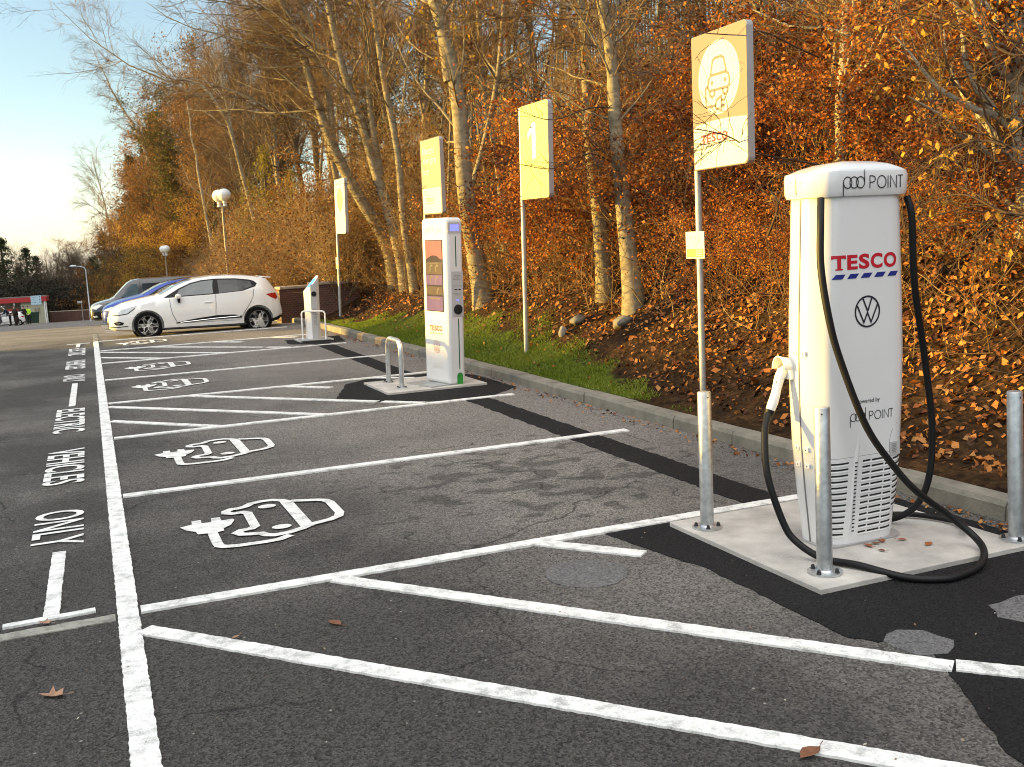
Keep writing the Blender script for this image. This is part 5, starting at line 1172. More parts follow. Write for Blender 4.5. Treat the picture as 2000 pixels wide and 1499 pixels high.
big_tree([[(1560, 330, 25), (1540, 230, 23), (1515, 130, 21), (1497, 40, 19), (1488, -30, 17)]], 14.6, 'pale trunk just right of the large taupe sign, leaning left', M_bark, 23, rl=.02, limbs=16, subs=110, twigs=1000, leaves=400, leafs=(.04, .07))
big_tree([[(1770, 310, 18), (1772, 200, 16), (1765, 100, 14), (1758, -20, 12)]], 14.5, 'dim slender trunk right of the whitish one above the rapid charger', M_bark2, 25, limbs=14, subs=100, twigs=1000, leaves=400, leafs=(.04, .07))
big_tree([[(2008, 420, 40), (2003, 260, 37), (1995, 120, 35), (1975, -30, 32)]], 9.0, 'broad pale trunk cut by the right edge of the frame, with orange leaves before it', M_bark3, 27, limbs=16, subs=80, twigs=500, leaves=170, lmat=M_org, leafs=(.06, .085), limbL=(1., 2.4), bias=-CAM_R*.8, tl=(.02, .6))
big_tree([[(1060, 470, 15), (1052, 330, 13), (1046, 180, 12), (1032, -20, 10)]], 17.5, 'thin brown trunk behind the left edge of the lime green sign', M_bark2, 31, limbs=14, subs=90, twigs=800, leaves=200)
big_tree([[(985, 480, 14), (972, 330, 13), (945, 160, 11), (930, -20, 9)]], 20., 'thin pale stem right of the forked tree behind the charging tower', M_bark, 33, limbs=12, subs=90, twigs=800, leaves=80, lmat=M_yel_l, leafs=(.07, .12))
big_tree([[(905, 420, 12), (940, 300, 11), (975, 150, 10), (985, -20, 8)]], 19., 'thin stem leaning right beside the forked tree behind the charging tower', M_bark, 35, limbs=12, subs=80, twigs=700)
big_tree([[(1420, 330, 16), (1392, 180, 14), (1376, 60, 12), (1370, -20, 11)]], 18.5, 'brown trunk hidden behind the large taupe sign, showing above it', M_bark2, 37, limbs=14, subs=90, twigs=900, leaves=300, leafs=(.04, .07))
big_tree([[(812, 575, 17), (790, 440, 15), (775, 300, 13), (745, 160, 12), (722, -20, 9)]], 22.2, 'slim pale stem rising between the leaning trees and the charging tower', M_bark, 61, limbs=16, subs=140, twigs=1700, limbL=(1.2, 3.), side=LEFTW*.05, bias=LEFTW*.5, rl=.022)
big_tree([[(700, 520, 14), (668, 400, 12), (640, 280, 11), (600, 150, 10), (560, 40, 8), (540, -20, 7)]], 27., 'thin leaning stem left of the low forked leaning tree', M_bark, 63, limbs=20, subs=190, twigs=2600, limbL=(1.6, 4.), side=LEFTW*.08, bias=LEFTW*.7, rl=.022)
big_tree([[(520, 545, 9), (500, 440, 9), (470, 330, 8), (440, 230, 7), (385, 160, 5), (330, 160, 4)]], 42., 'thin curved tree arching left over the nearer globe lamp', M_bark, 65, limbs=22, subs=200, twigs=2600, limbL=(2., 4.5), side=LEFTW*.06, bias=LEFTW*.5, rl=.03)
big_tree([[(425, 560, 6), (412, 470, 6), (398, 400, 5), (385, 330, 5)]], 58., 'thin white stem standing between the two globe lamps', M_bark3, 67, limbs=10, subs=60, twigs=500, rl=.02, name='birch_tree')
big_tree([[(330, 420, 7), (300, 340, 6), (268, 260, 5), (235, 205, 4)]], 92., 'arching birch whose drooping twigs hang against the open sky', M_bark3, 69, limbs=24, subs=260, twigs=3200, limbL=(2., 5.), side=LEFTW*.05, bias=LEFTW*.6, rl=.03, droop=.06, name='birch_tree')
# bare branches reaching out before the large sign
def spray(pts, D0, D1, label, seed, n=60, leaves=0, lm=M_org):
    rng = np.random.default_rng(seed); P = np.array([pix(u, v, D0+(D1-D0)*i/(len(pts)-1)) for i, (u, v) in enumerate(pts)]); q = resample(P, 14); base = q[0].copy()
    root = empty('branch_spray', tuple(base), label, 'branch', 'branches hanging out from the bank'); g = ((q-base)[None], np.linspace(.013, .003, 14)[None])
    l2 = spawn(*g, n//3, rng, (.1, 1), (.4, 1.1), (25, 60), 6, -.02, .14, .7, .006, .0025, .3); l3 = spawn(*l2, n, rng, (.1, 1), (.2, .5), (25, 60), 5, .0, .15, .8, .003, .0016, .3); lv = None
    if leaves: c = sample(l3[0], leaves, rng, (.3, 1), .01); LV, LF = leafmesh(c, rng.uniform(.05, .075, leaves), rng); lv = (LV, LF, np.repeat(rng.random(leaves), 4))
    veg('limb', root, [g], M_twigd, 6); veg('twigs', root, [l2, l3], M_twigd, 3, lv, lm)
spray([(1640, 330), (1560, 315), (1480, 300), (1420, 265), (1340, 250)], 10.2, 7.9, 'dark bare branch reaching across the foot of the large taupe sign', 3, 80)
spray([(1640, 130), (1560, 95), (1490, 62), (1420, 68), (1330, 60)], 11., 8., 'thin bare branch crossing the top of the large taupe sign', 4, 40)
spray([(1220, 330), (1150, 300), (1080, 330), (1010, 320)], 13.6, 12., 'bare branch reaching across the lower half of the lime green sign', 5, 60)
spray([(1240, 220), (1160, 210), (1080, 235), (1010, 215)], 13.6, 12., 'bare branch reaching across the top of the lime green sign', 6, 40)
spray([(2080, 330), (1990, 295), (1900, 275), (1800, 330), (1740, 420)], 7.5, 8.2, 'dark arching branch right of the rapid charger', 7, 90, 60)
spray([(2080, 400), (1980, 420), (1880, 380), (1800, 400)], 7.2, 7.8, 'low dark branch with orange leaves right of the rapid charger', 8, 90, 90)
spray([(2080, 60), (1990, 110), (1900, 70), (1830, 100)], 7.5, 7.8, 'branch with large orange leaves at the upper right', 9, 60, 60)
spray([(1500, 460), (1520, 400), (1500, 360), (1540, 330)], 9., 8., 'small branch with five orange leaves left of the rapid charger top', 10, 10, 7)

# ---------------------------------------------------------------- uncountable cover of the bank
rng = np.random.default_rng(5)
def on_bank(K, x0, x1, y0, y1, pw=1.):
    y = y0+(y1-y0)*rng.random(K)**pw; x = kx(y)+x0+(x1-x0)*rng.random(K); return np.stack([x, y, bank_z(x, y)], -1)
def bank_n(c, e=.05):
    zx = (bank_z(c[:, 0]+e, c[:, 1])-bank_z(c[:, 0]-e, c[:, 1]))/(2*e); zy = (bank_z(c[:, 0], c[:, 1]+e)-bank_z(c[:, 0], c[:, 1]-e))/(2*e)
    return nrm(np.stack([-zx, -zy, np.ones(len(c))], -1))
# fallen leaves
c = np.concatenate([on_bank(150000, .15, 9., 3., 24., 1.25), on_bank(14000, .9, 9., 24., 60.)])
keep = rng.random(len(c)) > np.clip(grass_amount(c[:, 0], c[:, 1])*1.3, 0, .86); clump = .5+.28*np.sin(c[:, 0]*4.1+2*np.sin(c[:, 1]*1.3))*np.sin(c[:, 1]*3.3+1.7*np.sin(c[:, 0]*2.1))+.22*np.sin(c[:, 0]*11+c[:, 1]*7)*np.sin(c[:, 1]*13-c[:, 0]*5)
keep &= rng.random(len(c)) < np.clip(.25+1.2*clump, 0, 1)*np.interp(c[:, 0]-kx(c[:, 1]), [0, .5, 1.3, 2], [.16, .28, .55, 1]); keep &= rng.random(len(c)) < np.interp(c[:, 0]-kx(c[:, 1]), [4, 7], [1, .5])
c = c[keep]
sz = np.clip(.05*np.exp(rng.normal(0, .38, len(c))), .02, .11)*np.where(c[:, 1] > 24, 2., 1.)
tn = (np.sin(c[:, 0]*1.7+c[:, 1]*.9)+np.sin(c[:, 1]*2.1-c[:, 0]))*.10
V, F = leafmesh(c+bank_n(c)*.015, sz, rng, nrmal=bank_n(c), tilt=.7)
tag(npmesh('leaf_litter', V, [F], M_litter, rnd=np.repeat(np.clip(rng.random(len(c))**1.1*.95+tn, 0, 1), 4)), 'fallen brown and copper leaves covering the bank', kind='stuff')
# grass of the verge
c = on_bank(230000, .0, 2.0, 6., 24.5); ga = grass_amount(c[:, 0], c[:, 1]); nz = .5+.5*np.sin(c[:, 0]*5.1+1.3*np.sin(c[:, 1]*2.3))*np.sin(c[:, 1]*3.7+c[:, 0]); c = c[(ga*(.25+1.0*nz)*(.5+.5*np.sin(c[:, 1]*6.3+2*np.sin(c[:, 0]*9))*.5+.35) > .2+.5*rng.random(len(c)))]
K = len(c); hh = rng.uniform(.012, .045, K); a = rng.uniform(0, 2*PI, K); w = rng.uniform(.004, .008, K); ln = rng.normal(0, .5, (K, 2))*hh[:, None]
V = np.stack([c+np.stack([np.cos(a)*w, np.sin(a)*w, np.zeros(K)], -1), c-np.stack([np.cos(a)*w, np.sin(a)*w, np.zeros(K)], -1), c+np.concatenate([ln, hh[:, None]], 1)], 1).reshape(-1, 3)
gr = np.clip(.25+.3*nz[:1]*0+.55*rng.random(K)**1.2+.12*np.sin(c[:, 1]*1.9+c[:, 0]*3), 0, 1)
tag(npmesh('grass', V, [np.arange(K*3).reshape(K, 3)], M_grass, rnd=np.repeat(gr, 3)), 'bright green grass on the verge behind the kerb', kind='stuff')
# brush: crooked twigs standing and lying all over the bank, with clinging leaves
c = np.concatenate([on_bank(12500, 1.4, 9.5, 4., 26., 1.1), on_bank(5000, 1.6, 8., 26., 62.)]); c = c[(c[:, 1] > 12) | (rng.random(len(c)) < .6)]; K = len(c)
d = nrm(rng.normal(size=(K, 3))*np.array([1, 1, .6])+np.array([-.25, 0, .55])); far_k = np.where(c[:, 1] > 26, 1.5, 1.)
L = rng.uniform(.5, 1.7, K)*far_k*np.where(c[:, 1] < 12, .75, 1.); P = walk(c, d, L, 6, rng, .02, .24); r0 = rng.uniform(.003, .008, K)*far_k; r = r0[:, None]*np.linspace(1, .3, 6)[None]
s1 = spawn(P, r, 32000, rng, (.2, 1), (.2, .8), (25, 75), 4, 0., .22, .75, .005, .0018, .2)
pale = rng.random(K) < .24
V1, F1 = tubes([(P[pale], r[pale])]); V2, F2 = tubes([(P[~pale], r[~pale]), s1]); n1 = len(V1)
tag(npmesh('undergrowth', np.concatenate([V1, V2]), [F1, F2+n1], [M_twigp, M_twig], midx=np.concatenate([np.zeros(len(F1)), np.ones(len(F2))]), smooth=True), 'tangle of bare twigs and brambles on the bank', kind='stuff')
K = 140000; c = sample(s1[0], K, rng, (.1, 1), .05); dens = np.interp(c[:, 0]-kx(c[:, 1]), [3., 5.5], [1, .55])*np.clip(.42+.6*np.sin(c[:, 0]*.9+2.)*np.sin(c[:, 1]*.55+.6)+.2*np.sin(c[:, 1]*1.7+c[:, 0]*1.3), .03, 1); c = c[rng.random(K) < dens]; K = len(c)
V, F = leafmesh(c, rng.uniform(.025, .055, K)*np.where(c[:, 1] > 26, 1.8, 1.), rng)
tag(npmesh('clinging_leaves', V, [F], M_cop, rnd=np.repeat(rng.random(K), 4)), 'copper leaves still clinging to the brush on the bank', kind='stuff')

# ---------------------------------------------------------------- plants made once and copied
def shrub(name, h, w, stems, leaves, lm, label, seed, leafs=(.05, .09), tw=M_twig, upright=.5, twn=5):
    rng = np.random.default_rng(seed); root = empty(name, (0, 0, 0), label, 'shrub'); K = stems
    d = nrm(np.stack([rng.normal(0, w/h, K), rng.normal(0, w/h, K), np.full(K, 1.)], -1)); b = np.stack([rng.normal(0, .12*w, K), rng.normal(0, .12*w, K), np.full(K, -.1)], -1)
    P = walk(b, d, rng.uniform(.6, 1.05, K)*h, 7, rng, .05*upright, .13); r = rng.uniform(.008, .022, K)[:, None]*(h/3)**.5*np.linspace(1, .2, 7)[None]
    s1 = spawn(P, r, stems*twn, rng, (.2, 1), (.25*h, .5*h), (20, 55), 6, .03*upright, .16, .6, .01, .003, .4); s2 = spawn(*s1, stems*twn*4, rng, (.1, 1), (.1*h, .22*h), (20, 60), 4, 0, .2, .7, .006, .0025, .3)
    veg('stems', root, [(P, r), s1], tw, 4)
    lv = None
    if leaves: c = sample(s2[0], leaves, rng, (.0, 1), .03*h); LV, LF = leafmesh(c, rng.uniform(*leafs, leaves), rng); lv = (LV, LF, np.repeat(np.clip(rng.random(leaves)*.8+.2*np.sin(c[:, 2]*3+c[:, 0]*2), 0, 1), 4))
    veg('foliage', root, [s2], tw, 3, lv, lm); return root
def conifer(name, h, w, lm, label, seed, tiers=26, leafs=(.18, .34), drop=-.03, dens=26):
    rng = np.random.default_rng(seed); root = empty(name, (0, 0, 0), label, 'tree'); z = np.linspace(0, h, 14); P = np.stack([rng.normal(0, .03, 14).cumsum()*.4, rng.normal(0, .03, 14).cumsum()*.4, z-.2], -1)[None]; r = np.linspace(.022*h, .004*h, 14)[None]
    veg('trunk', root, [(P, r)], M_bark2, 8); K = tiers*7; t = rng.uniform(.1, .99, K); b = np.stack([np.interp(t*h, z, P[0, :, k]) for k in range(3)], -1); a = rng.uniform(0, 2*PI, K)
    prof = np.interp(t, [0, .18, .3, .8, 1], [.75, 1, .9, .35, .04])*rng.uniform(.6, 1.1, K); Q = walk(b, np.stack([np.cos(a), np.sin(a), np.full(K, .1)], -1), w*prof, 7, rng, drop, .06); rr = np.maximum(.004, .008*prof)[:, None]*np.linspace(1, .3, 7)[None]
    n = K*dens; c = sample(Q, n, rng, (.12, 1), .10*w/2.2); LV, LF = leafmesh(c, rng.uniform(*leafs, n)*h/10, rng, droop=.45, asp=.28)
    veg('foliage', root, [(Q, rr)], M_bark2, 3, (LV, LF, np.repeat(rng.random(n), 4)), lm); return root
def bare(name, h, w, label, seed, bark=M_bark, tw=M_twig, limbs=26, subs=150, twigs=1500, leaves=0, lm=M_brn, lean=.05, droop=0., thick=.011, first=.25):
    rng = np.random.default_rng(seed); root = empty(name, (0, 0, 0), label, 'tree'); P = walk(np.array([[0, 0, -.3]]), np.array([[rng.normal(0, lean), rng.normal(0, lean), 1.]]), np.array([h]), 14, rng, .03, .05); r = (thick*h*np.linspace(1, .12, 14))[None]; r[0, 0] *= 1.3
    l1 = spawn(P, r, limbs, rng, (first, .98), (.7*w, 1.4*w), (25, 60), 8, .05, .10, .55, .2, .01, .55); veg('trunk', root, [(P, r), l1], bark, 7)
    l2 = spawn(*l1, subs, rng, (.15, 1), (.3*w, .7*w), (20, 55), 6, .03-droop, .14, .6, .02, .006, .4); l3 = spawn(*l2, twigs, rng, (.1, 1), (.12*w, .36*w), (20, 55), 5, -droop, .16, .7, .009, .004, .3); lv = None
    if leaves: c = sample(l3[0], leaves, rng, (.2, 1), .08); LV, LF = leafmesh(c, rng.uniform(.07, .13, leaves), rng); lv = (LV, LF, np.repeat(rng.random(leaves), 4))
    veg('crown', root, [l2, l3], tw, 3, lv, lm); return root
def zgr(x, y): return float(bank_z(x, y)) if x > float(kx(y)) else float(gz(y))
PROTO = {}
def place(kind, px, D, top, label, group, sc_xy=1., rz=None):
    """stand a plant of this kind in image column px at depth D, its top at image row top"""
    f, H0 = PROTO[kind]; p = far(px, D, None, (max(top, 0)+560)/2); x, y = p[0], p[1]; z = zgr(x, y); hor = 513-.0505*(px-168); zt = 1.739+(hor-top)*D/CF; s = max(.15, (zt-z)/H0)
    put(kind, x, y, z, s, label, group, sc_xy, rz)
def put(kind, x, y, z, s, label, group, sc_xy=1., rz=None):
    f, H0 = PROTO[kind]; rz = random.uniform(0, 2*PI) if rz is None else rz
    o = f if not f.get('used') else dup(f)
    if o is f: f['used'] = 1
    o.location = (x, y, z); o.rotation_euler = (0, 0, rz); o.scale = (s*sc_xy, s*sc_xy, s); o['label'] = label; o['group'] = group
    return o
PROTO['cop'] = (shrub('beech_bush', 2.2, 1.5, 22, 7500, M_cop, '', 41, (.035, .06)), 2.2)
PROTO['brush'] = (shrub('bare_bush', 3., 1.2, 60, 2600, M_brn, '', 42, (.05, .09), M_twigp, .9), 3.)
PROTO['orange'] = (shrub('orange_bush', 4., 2.4, 26, 17000, M_org, '', 43, (.05, .10)), 4.)
PROTO['ochre'] = (shrub('yellow_bush', 4., 2.2, 26, 16000, M_yel_l, '', 44, (.05, .10)), 4.)
PROTO['olive'] = (shrub('olive_bush', 4., 2.4, 26, 18000, M_olive, '', 45, (.05, .10)), 4.)
PROTO['brown'] = (shrub('brown_bush', 4., 2.2, 32, 14000, M_brn, '', 46, (.05, .09)), 4.)
PROTO['dark'] = (shrub('shaded_bush', 4., 2.2, 30, 9000, M_shadel, '', 49, (.09, .16), M_twigd), 4.)  # leaf colour darkened to stand in for shade on far bushes
PROTO['pine'] = (conifer('conifer', 11., 3.2, M_need, '', 47), 11.)
PROTO['larch'] = (conifer('larch', 9., 3., M_larch, '', 48, 20, (.12, .25), -.05, 20), 9.)
PROTO['bareA'] = (bare('bare_tree', 11., 2.6, '', 51), 11.)
PROTO['bareB'] = (bare('bare_tree', 12., 3.2, '', 52, M_bark2, M_twigd, 30, 180, 1700), 12.)
PROTO['birch'] = (bare('birch_tree', 12., 3.0, '', 53, M_bark3, M_twig, 30, 200, 2200, 0, M_brn, .05, .07), 12.)
PROTO['leafy'] = (bare('autumn_tree', 11., 3.2, '', 54, M_bark2, M_twig, 30, 170, 1500, 8000, M_brn), 11.)
PROTO['leafo'] = (bare('autumn_tree', 10., 3.0, '', 55, M_bark2, M_twig, 28, 160, 1300, 8000, M_org), 10.)
PROTO['leafg'] = (bare('olive_tree', 11., 3.2, '', 56, M_bark2, M_twigd, 30, 170, 1400, 11000, M_olive), 11.)
PROTO['pole'] = (bare('slender_tree', 10., 1.1, '', 58, M_bark, M_twig, 18, 120, 1300, 120, M_cop, .035, 0., .0042, .3), 10.)
PROTO['sap'] = (bare('sapling', 7., 1.2, '', 57, M_bark, M_twigp, 16, 90, 800, 0, M_brn, .10, 0., .006, .2), 7.)
GW = 'wood on the bank'
# copper beech bushes by the near trees
for i, (x, y, s) in enumerate(((7.3, 13.2, .95), (7.0, 14.6, .9), (7.6, 15.6, 1.05), (6.9, 16.6, .8), (7.9, 12.1, 1.), (7.4, 10.9, .75), (8.2, 10.0, .9), (8.6, 8.2, .85), (8.0, 14.2, 1.2), (9.2, 11.2, 1.1), (9.0, 6.6, .9), (9.6, 9.0, 1.1), (8.6, 17.5, 1.1), (10.8, 9.6, 1.2), (8.4, 5.6, .8), (9.8, 15.2, 1.1), (7.1, 8.7, .55), (7.6, 7.3, .7), (7.3, 6.0, .6), (7.9, 5.0, .65), (6.9, 9.9, .5), (9.4, 7.9, .9), (8.9, 12.9, .9), (9.3, 4.9, .9), (10.8, 14.3, 1.1))):
    put('cop', x, y, b0(x, y), s, 'copper leaved beech bush on the bank among its like', 'copper beech bushes on the bank', 1.15)
# hedge-like bare brush along the foot of the bank beyond the far charging post
for i in range(17):
    y = 25.6+i*1.9; x = kx(y)+1.0+.5*math.sin(i*2.1); put('brush', float(x), y, b0(x, y), .86+.16*math.sin(i*1.7), 'dense golden brown bare bush at the foot of the bank behind the parked row', 'bare bushes along the bank foot', 1.15)
for i in range(14):
    if i in (3, 4, 5, 6): continue
    y = 24.5+i*2.6; x = kx(y)+2.8+.6*math.sin(i*1.3); put('brush', float(x), y, b0(x, y), 1.1+.2*math.sin(i*2.7), 'tall golden brown bare bush higher up the bank behind the parked row', 'bare bushes on the bank slope', 1.1)
for i in range(9):
    y = 19.5+i*.9; x = kx(y)+2.3+.5*math.sin(i*1.9); put('brush', float(x), y, b0(x, y), .62+.12*math.sin(i*2.2), 'small bare bush on the bank between the forked trees and the far charging post', 'small bare bushes on the bank', 1.2)
B_ = lambda k: {'bareA': 'bare pale tree', 'bareB': 'bare dark tree', 'birch': 'bare drooping birch', 'leafy': 'brown leaved tree', 'leafo': 'orange leaved tree', 'leafg': 'olive leaved tree', 'pine': 'dark conifer', 'larch': 'yellow green larch', 'orange': 'orange bush', 'ochre': 'yellow bush', 'olive': 'olive bush', 'brown': 'brown bush'}[k]
wood = [  # kind, column, depth, row of its top, and what tells it apart
 ('birch', 222, 112, 300, 'leftmost of the wood, reaching over the sky'), ('birch', 300, 98, 150, 'third from the left edge of the wood'), ('birch', 236, 104, 400, 'low at the left edge of the wood'), ('leafy', 275, 101, 320, 'at the dense left edge of the wood'), ('pine', 318, 94, 225, 'at the dense left edge of the wood, behind the brown trees'), ('leafy', 362, 88, 185, 'fifth along the skyline from the left edge'), ('leafg', 402, 78, 135, 'sixth along the skyline from the left edge'), ('leafy', 442, 71, 100, 'seventh along the skyline from the left edge'), ('bareB', 475, 64, 40, 'eighth along the skyline from the left edge'), ('pine', 425, 84, 190, 'tall, dim behind the nearer globe lamp'), ('pine', 480, 66, 170, 'tall, dim right of the nearer globe lamp'),
 ('pine', 268, 100, 300, 'leftmost of the wood, above the dark van'), ('pine', 300, 96, 255, 'second in the clump above the dark van'), ('leafy', 330, 90, 190, 'highest of the clump above the second globe lamp'), ('pine', 246, 104, 400, 'lowest of the clump at the wood edge'), ('leafy', 285, 92, 300, 'in front of the conifers at the wood edge'), ('leafy', 262, 97, 390, 'lower, in front of the conifers at the wood edge'),
 ('leafy', 310, 84, 290, 'left of the second globe lamp'), ('leafg', 352, 82, 240, 'behind the second globe lamp'), ('leafg', 385, 76, 200, 'between the two globe lamps, set back'), ('leafy', 350, 80, 330, 'above the second globe lamp, in front'), ('leafo', 405, 70, 310, 'left of the nearer globe lamp'), ('leafy', 420, 68, 160, 'above the nearer globe lamp, set back'),
 ('bareB', 405, 66, 90, 'tall, left behind the nearer globe lamp'), ('bareB', 440, 62, 60, 'tall behind the nearer globe lamp'), ('bareA', 470, 58, 30, 'tall right of the nearer globe lamp'), ('leafy', 455, 60, 230, 'behind the nearer globe lamp'), ('leafg', 510, 55, 260, 'right of the nearer globe lamp, set back'), ('bareB', 510, 52, -30, 'tall above the white hatchback roof'), ('birch', 490, 56, 80, 'tall right of the nearer globe lamp'), ('leafg', 540, 54, 150, 'above the white hatchback, set back'),
 ('bareA', 545, 46, -80, 'tall behind the white sign on a pale pole'), ('bareB', 590, 42, -120, 'beside the white sign on a pale pole, set back'), ('larch', 525, 36, 285, 'between the nearer globe lamp and the white sign'), ('larch', 575, 33, 330, 'low, left of the white sign on a pale pole'), ('larch', 490, 44, 345, 'low, right of the nearer globe lamp'), ('bareB', 625, 40, -150, 'right of the white sign on a pale pole, set back'), ('bareA', 655, 37, -180, 'left of the leaning forked tree, set back'),
 ('orange', 372, 74, 455, 'right of the second globe lamp'), ('orange', 300, 82, 470, 'above the dark van roof'), ('orange', 402, 74, 390, 'left above the nearer globe lamp'), ('ochre', 410, 76, 470, 'left of the nearer globe lamp column'), ('olive', 282, 90, 470, 'left above the dark van'), ('brown', 315, 84, 420, 'behind the second globe lamp'), ('orange', 478, 52, 440, 'right of the nearer globe lamp column'), ('brown', 385, 72, 400, 'high between the globe lamps'), ('brown', 240, 95, 480, 'at the far left foot of the wood'), ('brown', 226, 108, 500, 'last at the left foot of the wood'), ('olive', 345, 78, 460, 'left of the second globe lamp'),
 ('olive', 500, 50, 440, 'behind the white hatchback'), ('brown', 555, 46, 390, 'above the white hatchback roof'), ('brown', 600, 36, 300, 'behind the white sign on a pale pole'), ('brown', 640, 33, 330, 'right of the white sign on a pale pole'), ('olive', 560, 42, 400, 'left of the white sign'), ('brown', 545, 40, 430, 'low, left of the white sign'),
 ('bareA', 680, 34, -200, 'between the white sign and the leaning forked tree'), ('bareB', 725, 32, -260, 'behind the leaning forked trees'), ('pine', 760, 38, 60, 'dim behind the leaning forked trees'), ('pine', 840, 36, 30, 'dim behind the charging tower'), ('leafg', 690, 40, 120, 'dim behind the leaning forked trees'), ('bareA', 820, 30, -300, 'behind the charging tower'), ('bareB', 1010, 30, -300, 'behind the lime green sign, set back'), ('bareA', 1090, 28, -350, 'right of the lime green sign, set back'), ('pine', 930, 38, 60, 'dim right of the charging tower'), ('pine', 1230, 34, -60, 'dim behind the twin pale trees'), ('leafg', 1010, 36, 60, 'dim behind the lime green sign'), ('bareB', 1290, 24, -400, 'left of the large taupe sign, set back'), ('bareA', 1580, 19, -400, 'right of the large taupe sign, set back'), ('bareB', 1700, 18, -450, 'above the rapid charger, set back'), ('bareA', 1860, 15.5, -500, 'upper right, set back'), ('bareB', 1460, 21, -400, 'behind the large taupe sign')]
for k, px, D, top, lab in wood: place(k, px, D, top, B_(k)+' '+lab, GW, 1.0)
for i, (px, D) in enumerate(((862, 21), (900, 23), (925, 19.5), (958, 22), (1000, 24), (1085, 18.5), (1118, 21), (1150, 23), (1272, 17), (1300, 20), (1338, 17.5), (1440, 18), (1560, 15.5), (1600, 17), (1690, 14.5), (1835, 13), (1905, 14), (1725, 17), (830, 25), (790, 27), (745, 29), (690, 30), (640, 33), (600, 37))):
    place('pole', px, D, -260-12*(i % 5), 'slender pale pole of a tree, one of the many crowded on the bank', 'slender trees on the bank', 1.)
for i in range(30):
    y = random.uniform(8, 34); x = float(kx(y))+random.uniform(3.2, 9.0); put('sap', x, y, b0(x, y), random.uniform(.6, 1.15), 'thin bare sapling among many on the bank', 'saplings on the bank')
# the far line of trees beyond the car park
GF = 'trees beyond the car park'
for k, px, D, top, lab in (('pine', 8, 128, 462, 'leftmost dark conifer of the far tree line, behind the red fascia'), ('pine', 55, 124, 482, 'taller dark conifer of the pair behind the trolley shelter'), ('pine', 74, 126, 498, 'lower dark conifer of the pair behind the trolley shelter'), ('pine', 203, 112, 452, 'dark conifer standing right of the tall street lamp')): place(k, px, D, top, lab, GF, 1.35)
place('pine', 35, 132, 520, 'low dark conifer behind the trolley shelter', GF, 1.5); place('pine', 186, 120, 500, 'low dark conifer right behind the street lamp', GF, 1.6)
for i, px in enumerate((-10, 14, 32, 46, 90, 98, 108, 117, 125, 134, 142, 150, 158, 166, 175, 184, 192, 210, 85, 104, 130, 170)):
    place('bareB' if i % 3 else 'bareA', px, 128+9*math.sin(i*2.3), 492+14*math.sin(i*1.9)-.12*max(0, px-90), 'bare brown tree in the far tree line', 'bare trees of the far tree line', 1.25)
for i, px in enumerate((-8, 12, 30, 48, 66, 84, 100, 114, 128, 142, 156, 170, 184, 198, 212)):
    place('dark', px, 116+5*math.sin(i*1.7), 556+10*math.sin(i*2.2), 'bush below the far tree line, leaves darkened as if in shade', 'bushes below the far tree line', 1.6)
for k in PROTO:
    f = PROTO[k][0]
    if 'used' in f: del f['used']
# palisade fence on top of the bank
M_pal = pm('fence_grey', (.075, .08, .085), .6, metal=.3)
fn = empty('palisade_fence', (13.6, 10, 0), 'dark palisade fence along the top of the bank, behind the large taupe sign', 'fence'); pa_, po_, ra_ = MB(), None, MB()
for i in range(200):
    y = i*.16; zb_ = b0(13.6, 10+y); pa_.add([(dx, y+dy, zb_+z) for z in (.05, 2.25) for dx, dy in ((-.01, -.035), (.01, -.035), (.01, .035), (-.01, .035))] + [(0, y, zb_+2.4)], [(0, 1, 5, 4), (1, 2, 6, 5), (2, 3, 7, 6), (3, 0, 4, 7), (4, 5, 8), (5, 6, 8), (6, 7, 8), (7, 4, 8)])
pa_.build('pales', M_pal, fn)
for h in (.4, 1.95): ra_ = MB(); ra_.tube([(.035, y, b0(13.6, 10+y)+h) for y in np.linspace(0, 32, 24)], .025, 4); ra_.build('rail', M_pal, fn)
for i in range(12): y = i*2.9; mb = MB(); mb.box((.08, y, b0(13.6, 10+y)+1.1), (.08, .06, 2.4)); mb.build('post', M_pal, fn)
# stones
M_stone = pm('stone', (.13, .12, .10), .9, var=.3, scale=9., bump=.6, bscale=14.); M_stonep = pm('pale_stone', (.22, .205, .18), .9, var=.25, scale=7., bump=.8, bscale=10.)
def stone(x, y, r, label, m=M_stone, sq=.7, seed=0, sink=.3):
    bm = bmesh.new(); bmesh.ops.create_icosphere(bm, subdivisions=3, radius=1.); rg = random.Random(seed); ph = [rg.uniform(0, 6) for _ in range(6)]
    for v in bm.verts:
        c = v.co; k = 1+.16*math.sin(2.3*c.x+ph[0])*math.sin(2.1*c.y+ph[1])+.10*math.sin(4.1*c.z+ph[2]+c.x*3)+.05*math.sin(9*c.x+ph[3])*math.sin(8*c.y+ph[4]); v.co = Vector((c.x*r[0], c.y*r[1], c.z*r[2]))*k
    me = bpy.data.meshes.new('stone'); bm.to_mesh(me); bm.free(); me.materials.append(m); me.polygons.foreach_set('use_smooth', [True]*len(me.polygons)); o = bpy.data.objects.new('stone', me); C.objects.link(o)
    o.location = (x, y, b0(x, y)+r[2]*(1-2*sink)); o.rotation_euler = (rg.uniform(-.2, .2), rg.uniform(-.2, .2), rg.uniform(0, 6)); tag(o, label, 'stone', 'stones on the bank')
stone(5.81, 12.36, (.055, .055, .085), 'small upright pale stone in the grass right of the lime green sign', M_stonep, seed=1)
stone(6.07, 12.4, (.16, .1, .08), 'dark flat stone at the top edge of the grass', seed=2); stone(6.2, 11.41, (.18, .12, .09), 'grey flat stone below the twin pale trees', seed=3)
stone(9.0, 9.05, (.20, .16, .26), 'pale boulder half hidden by branches above the rapid charger', M_stonep, seed=4, sink=.1)
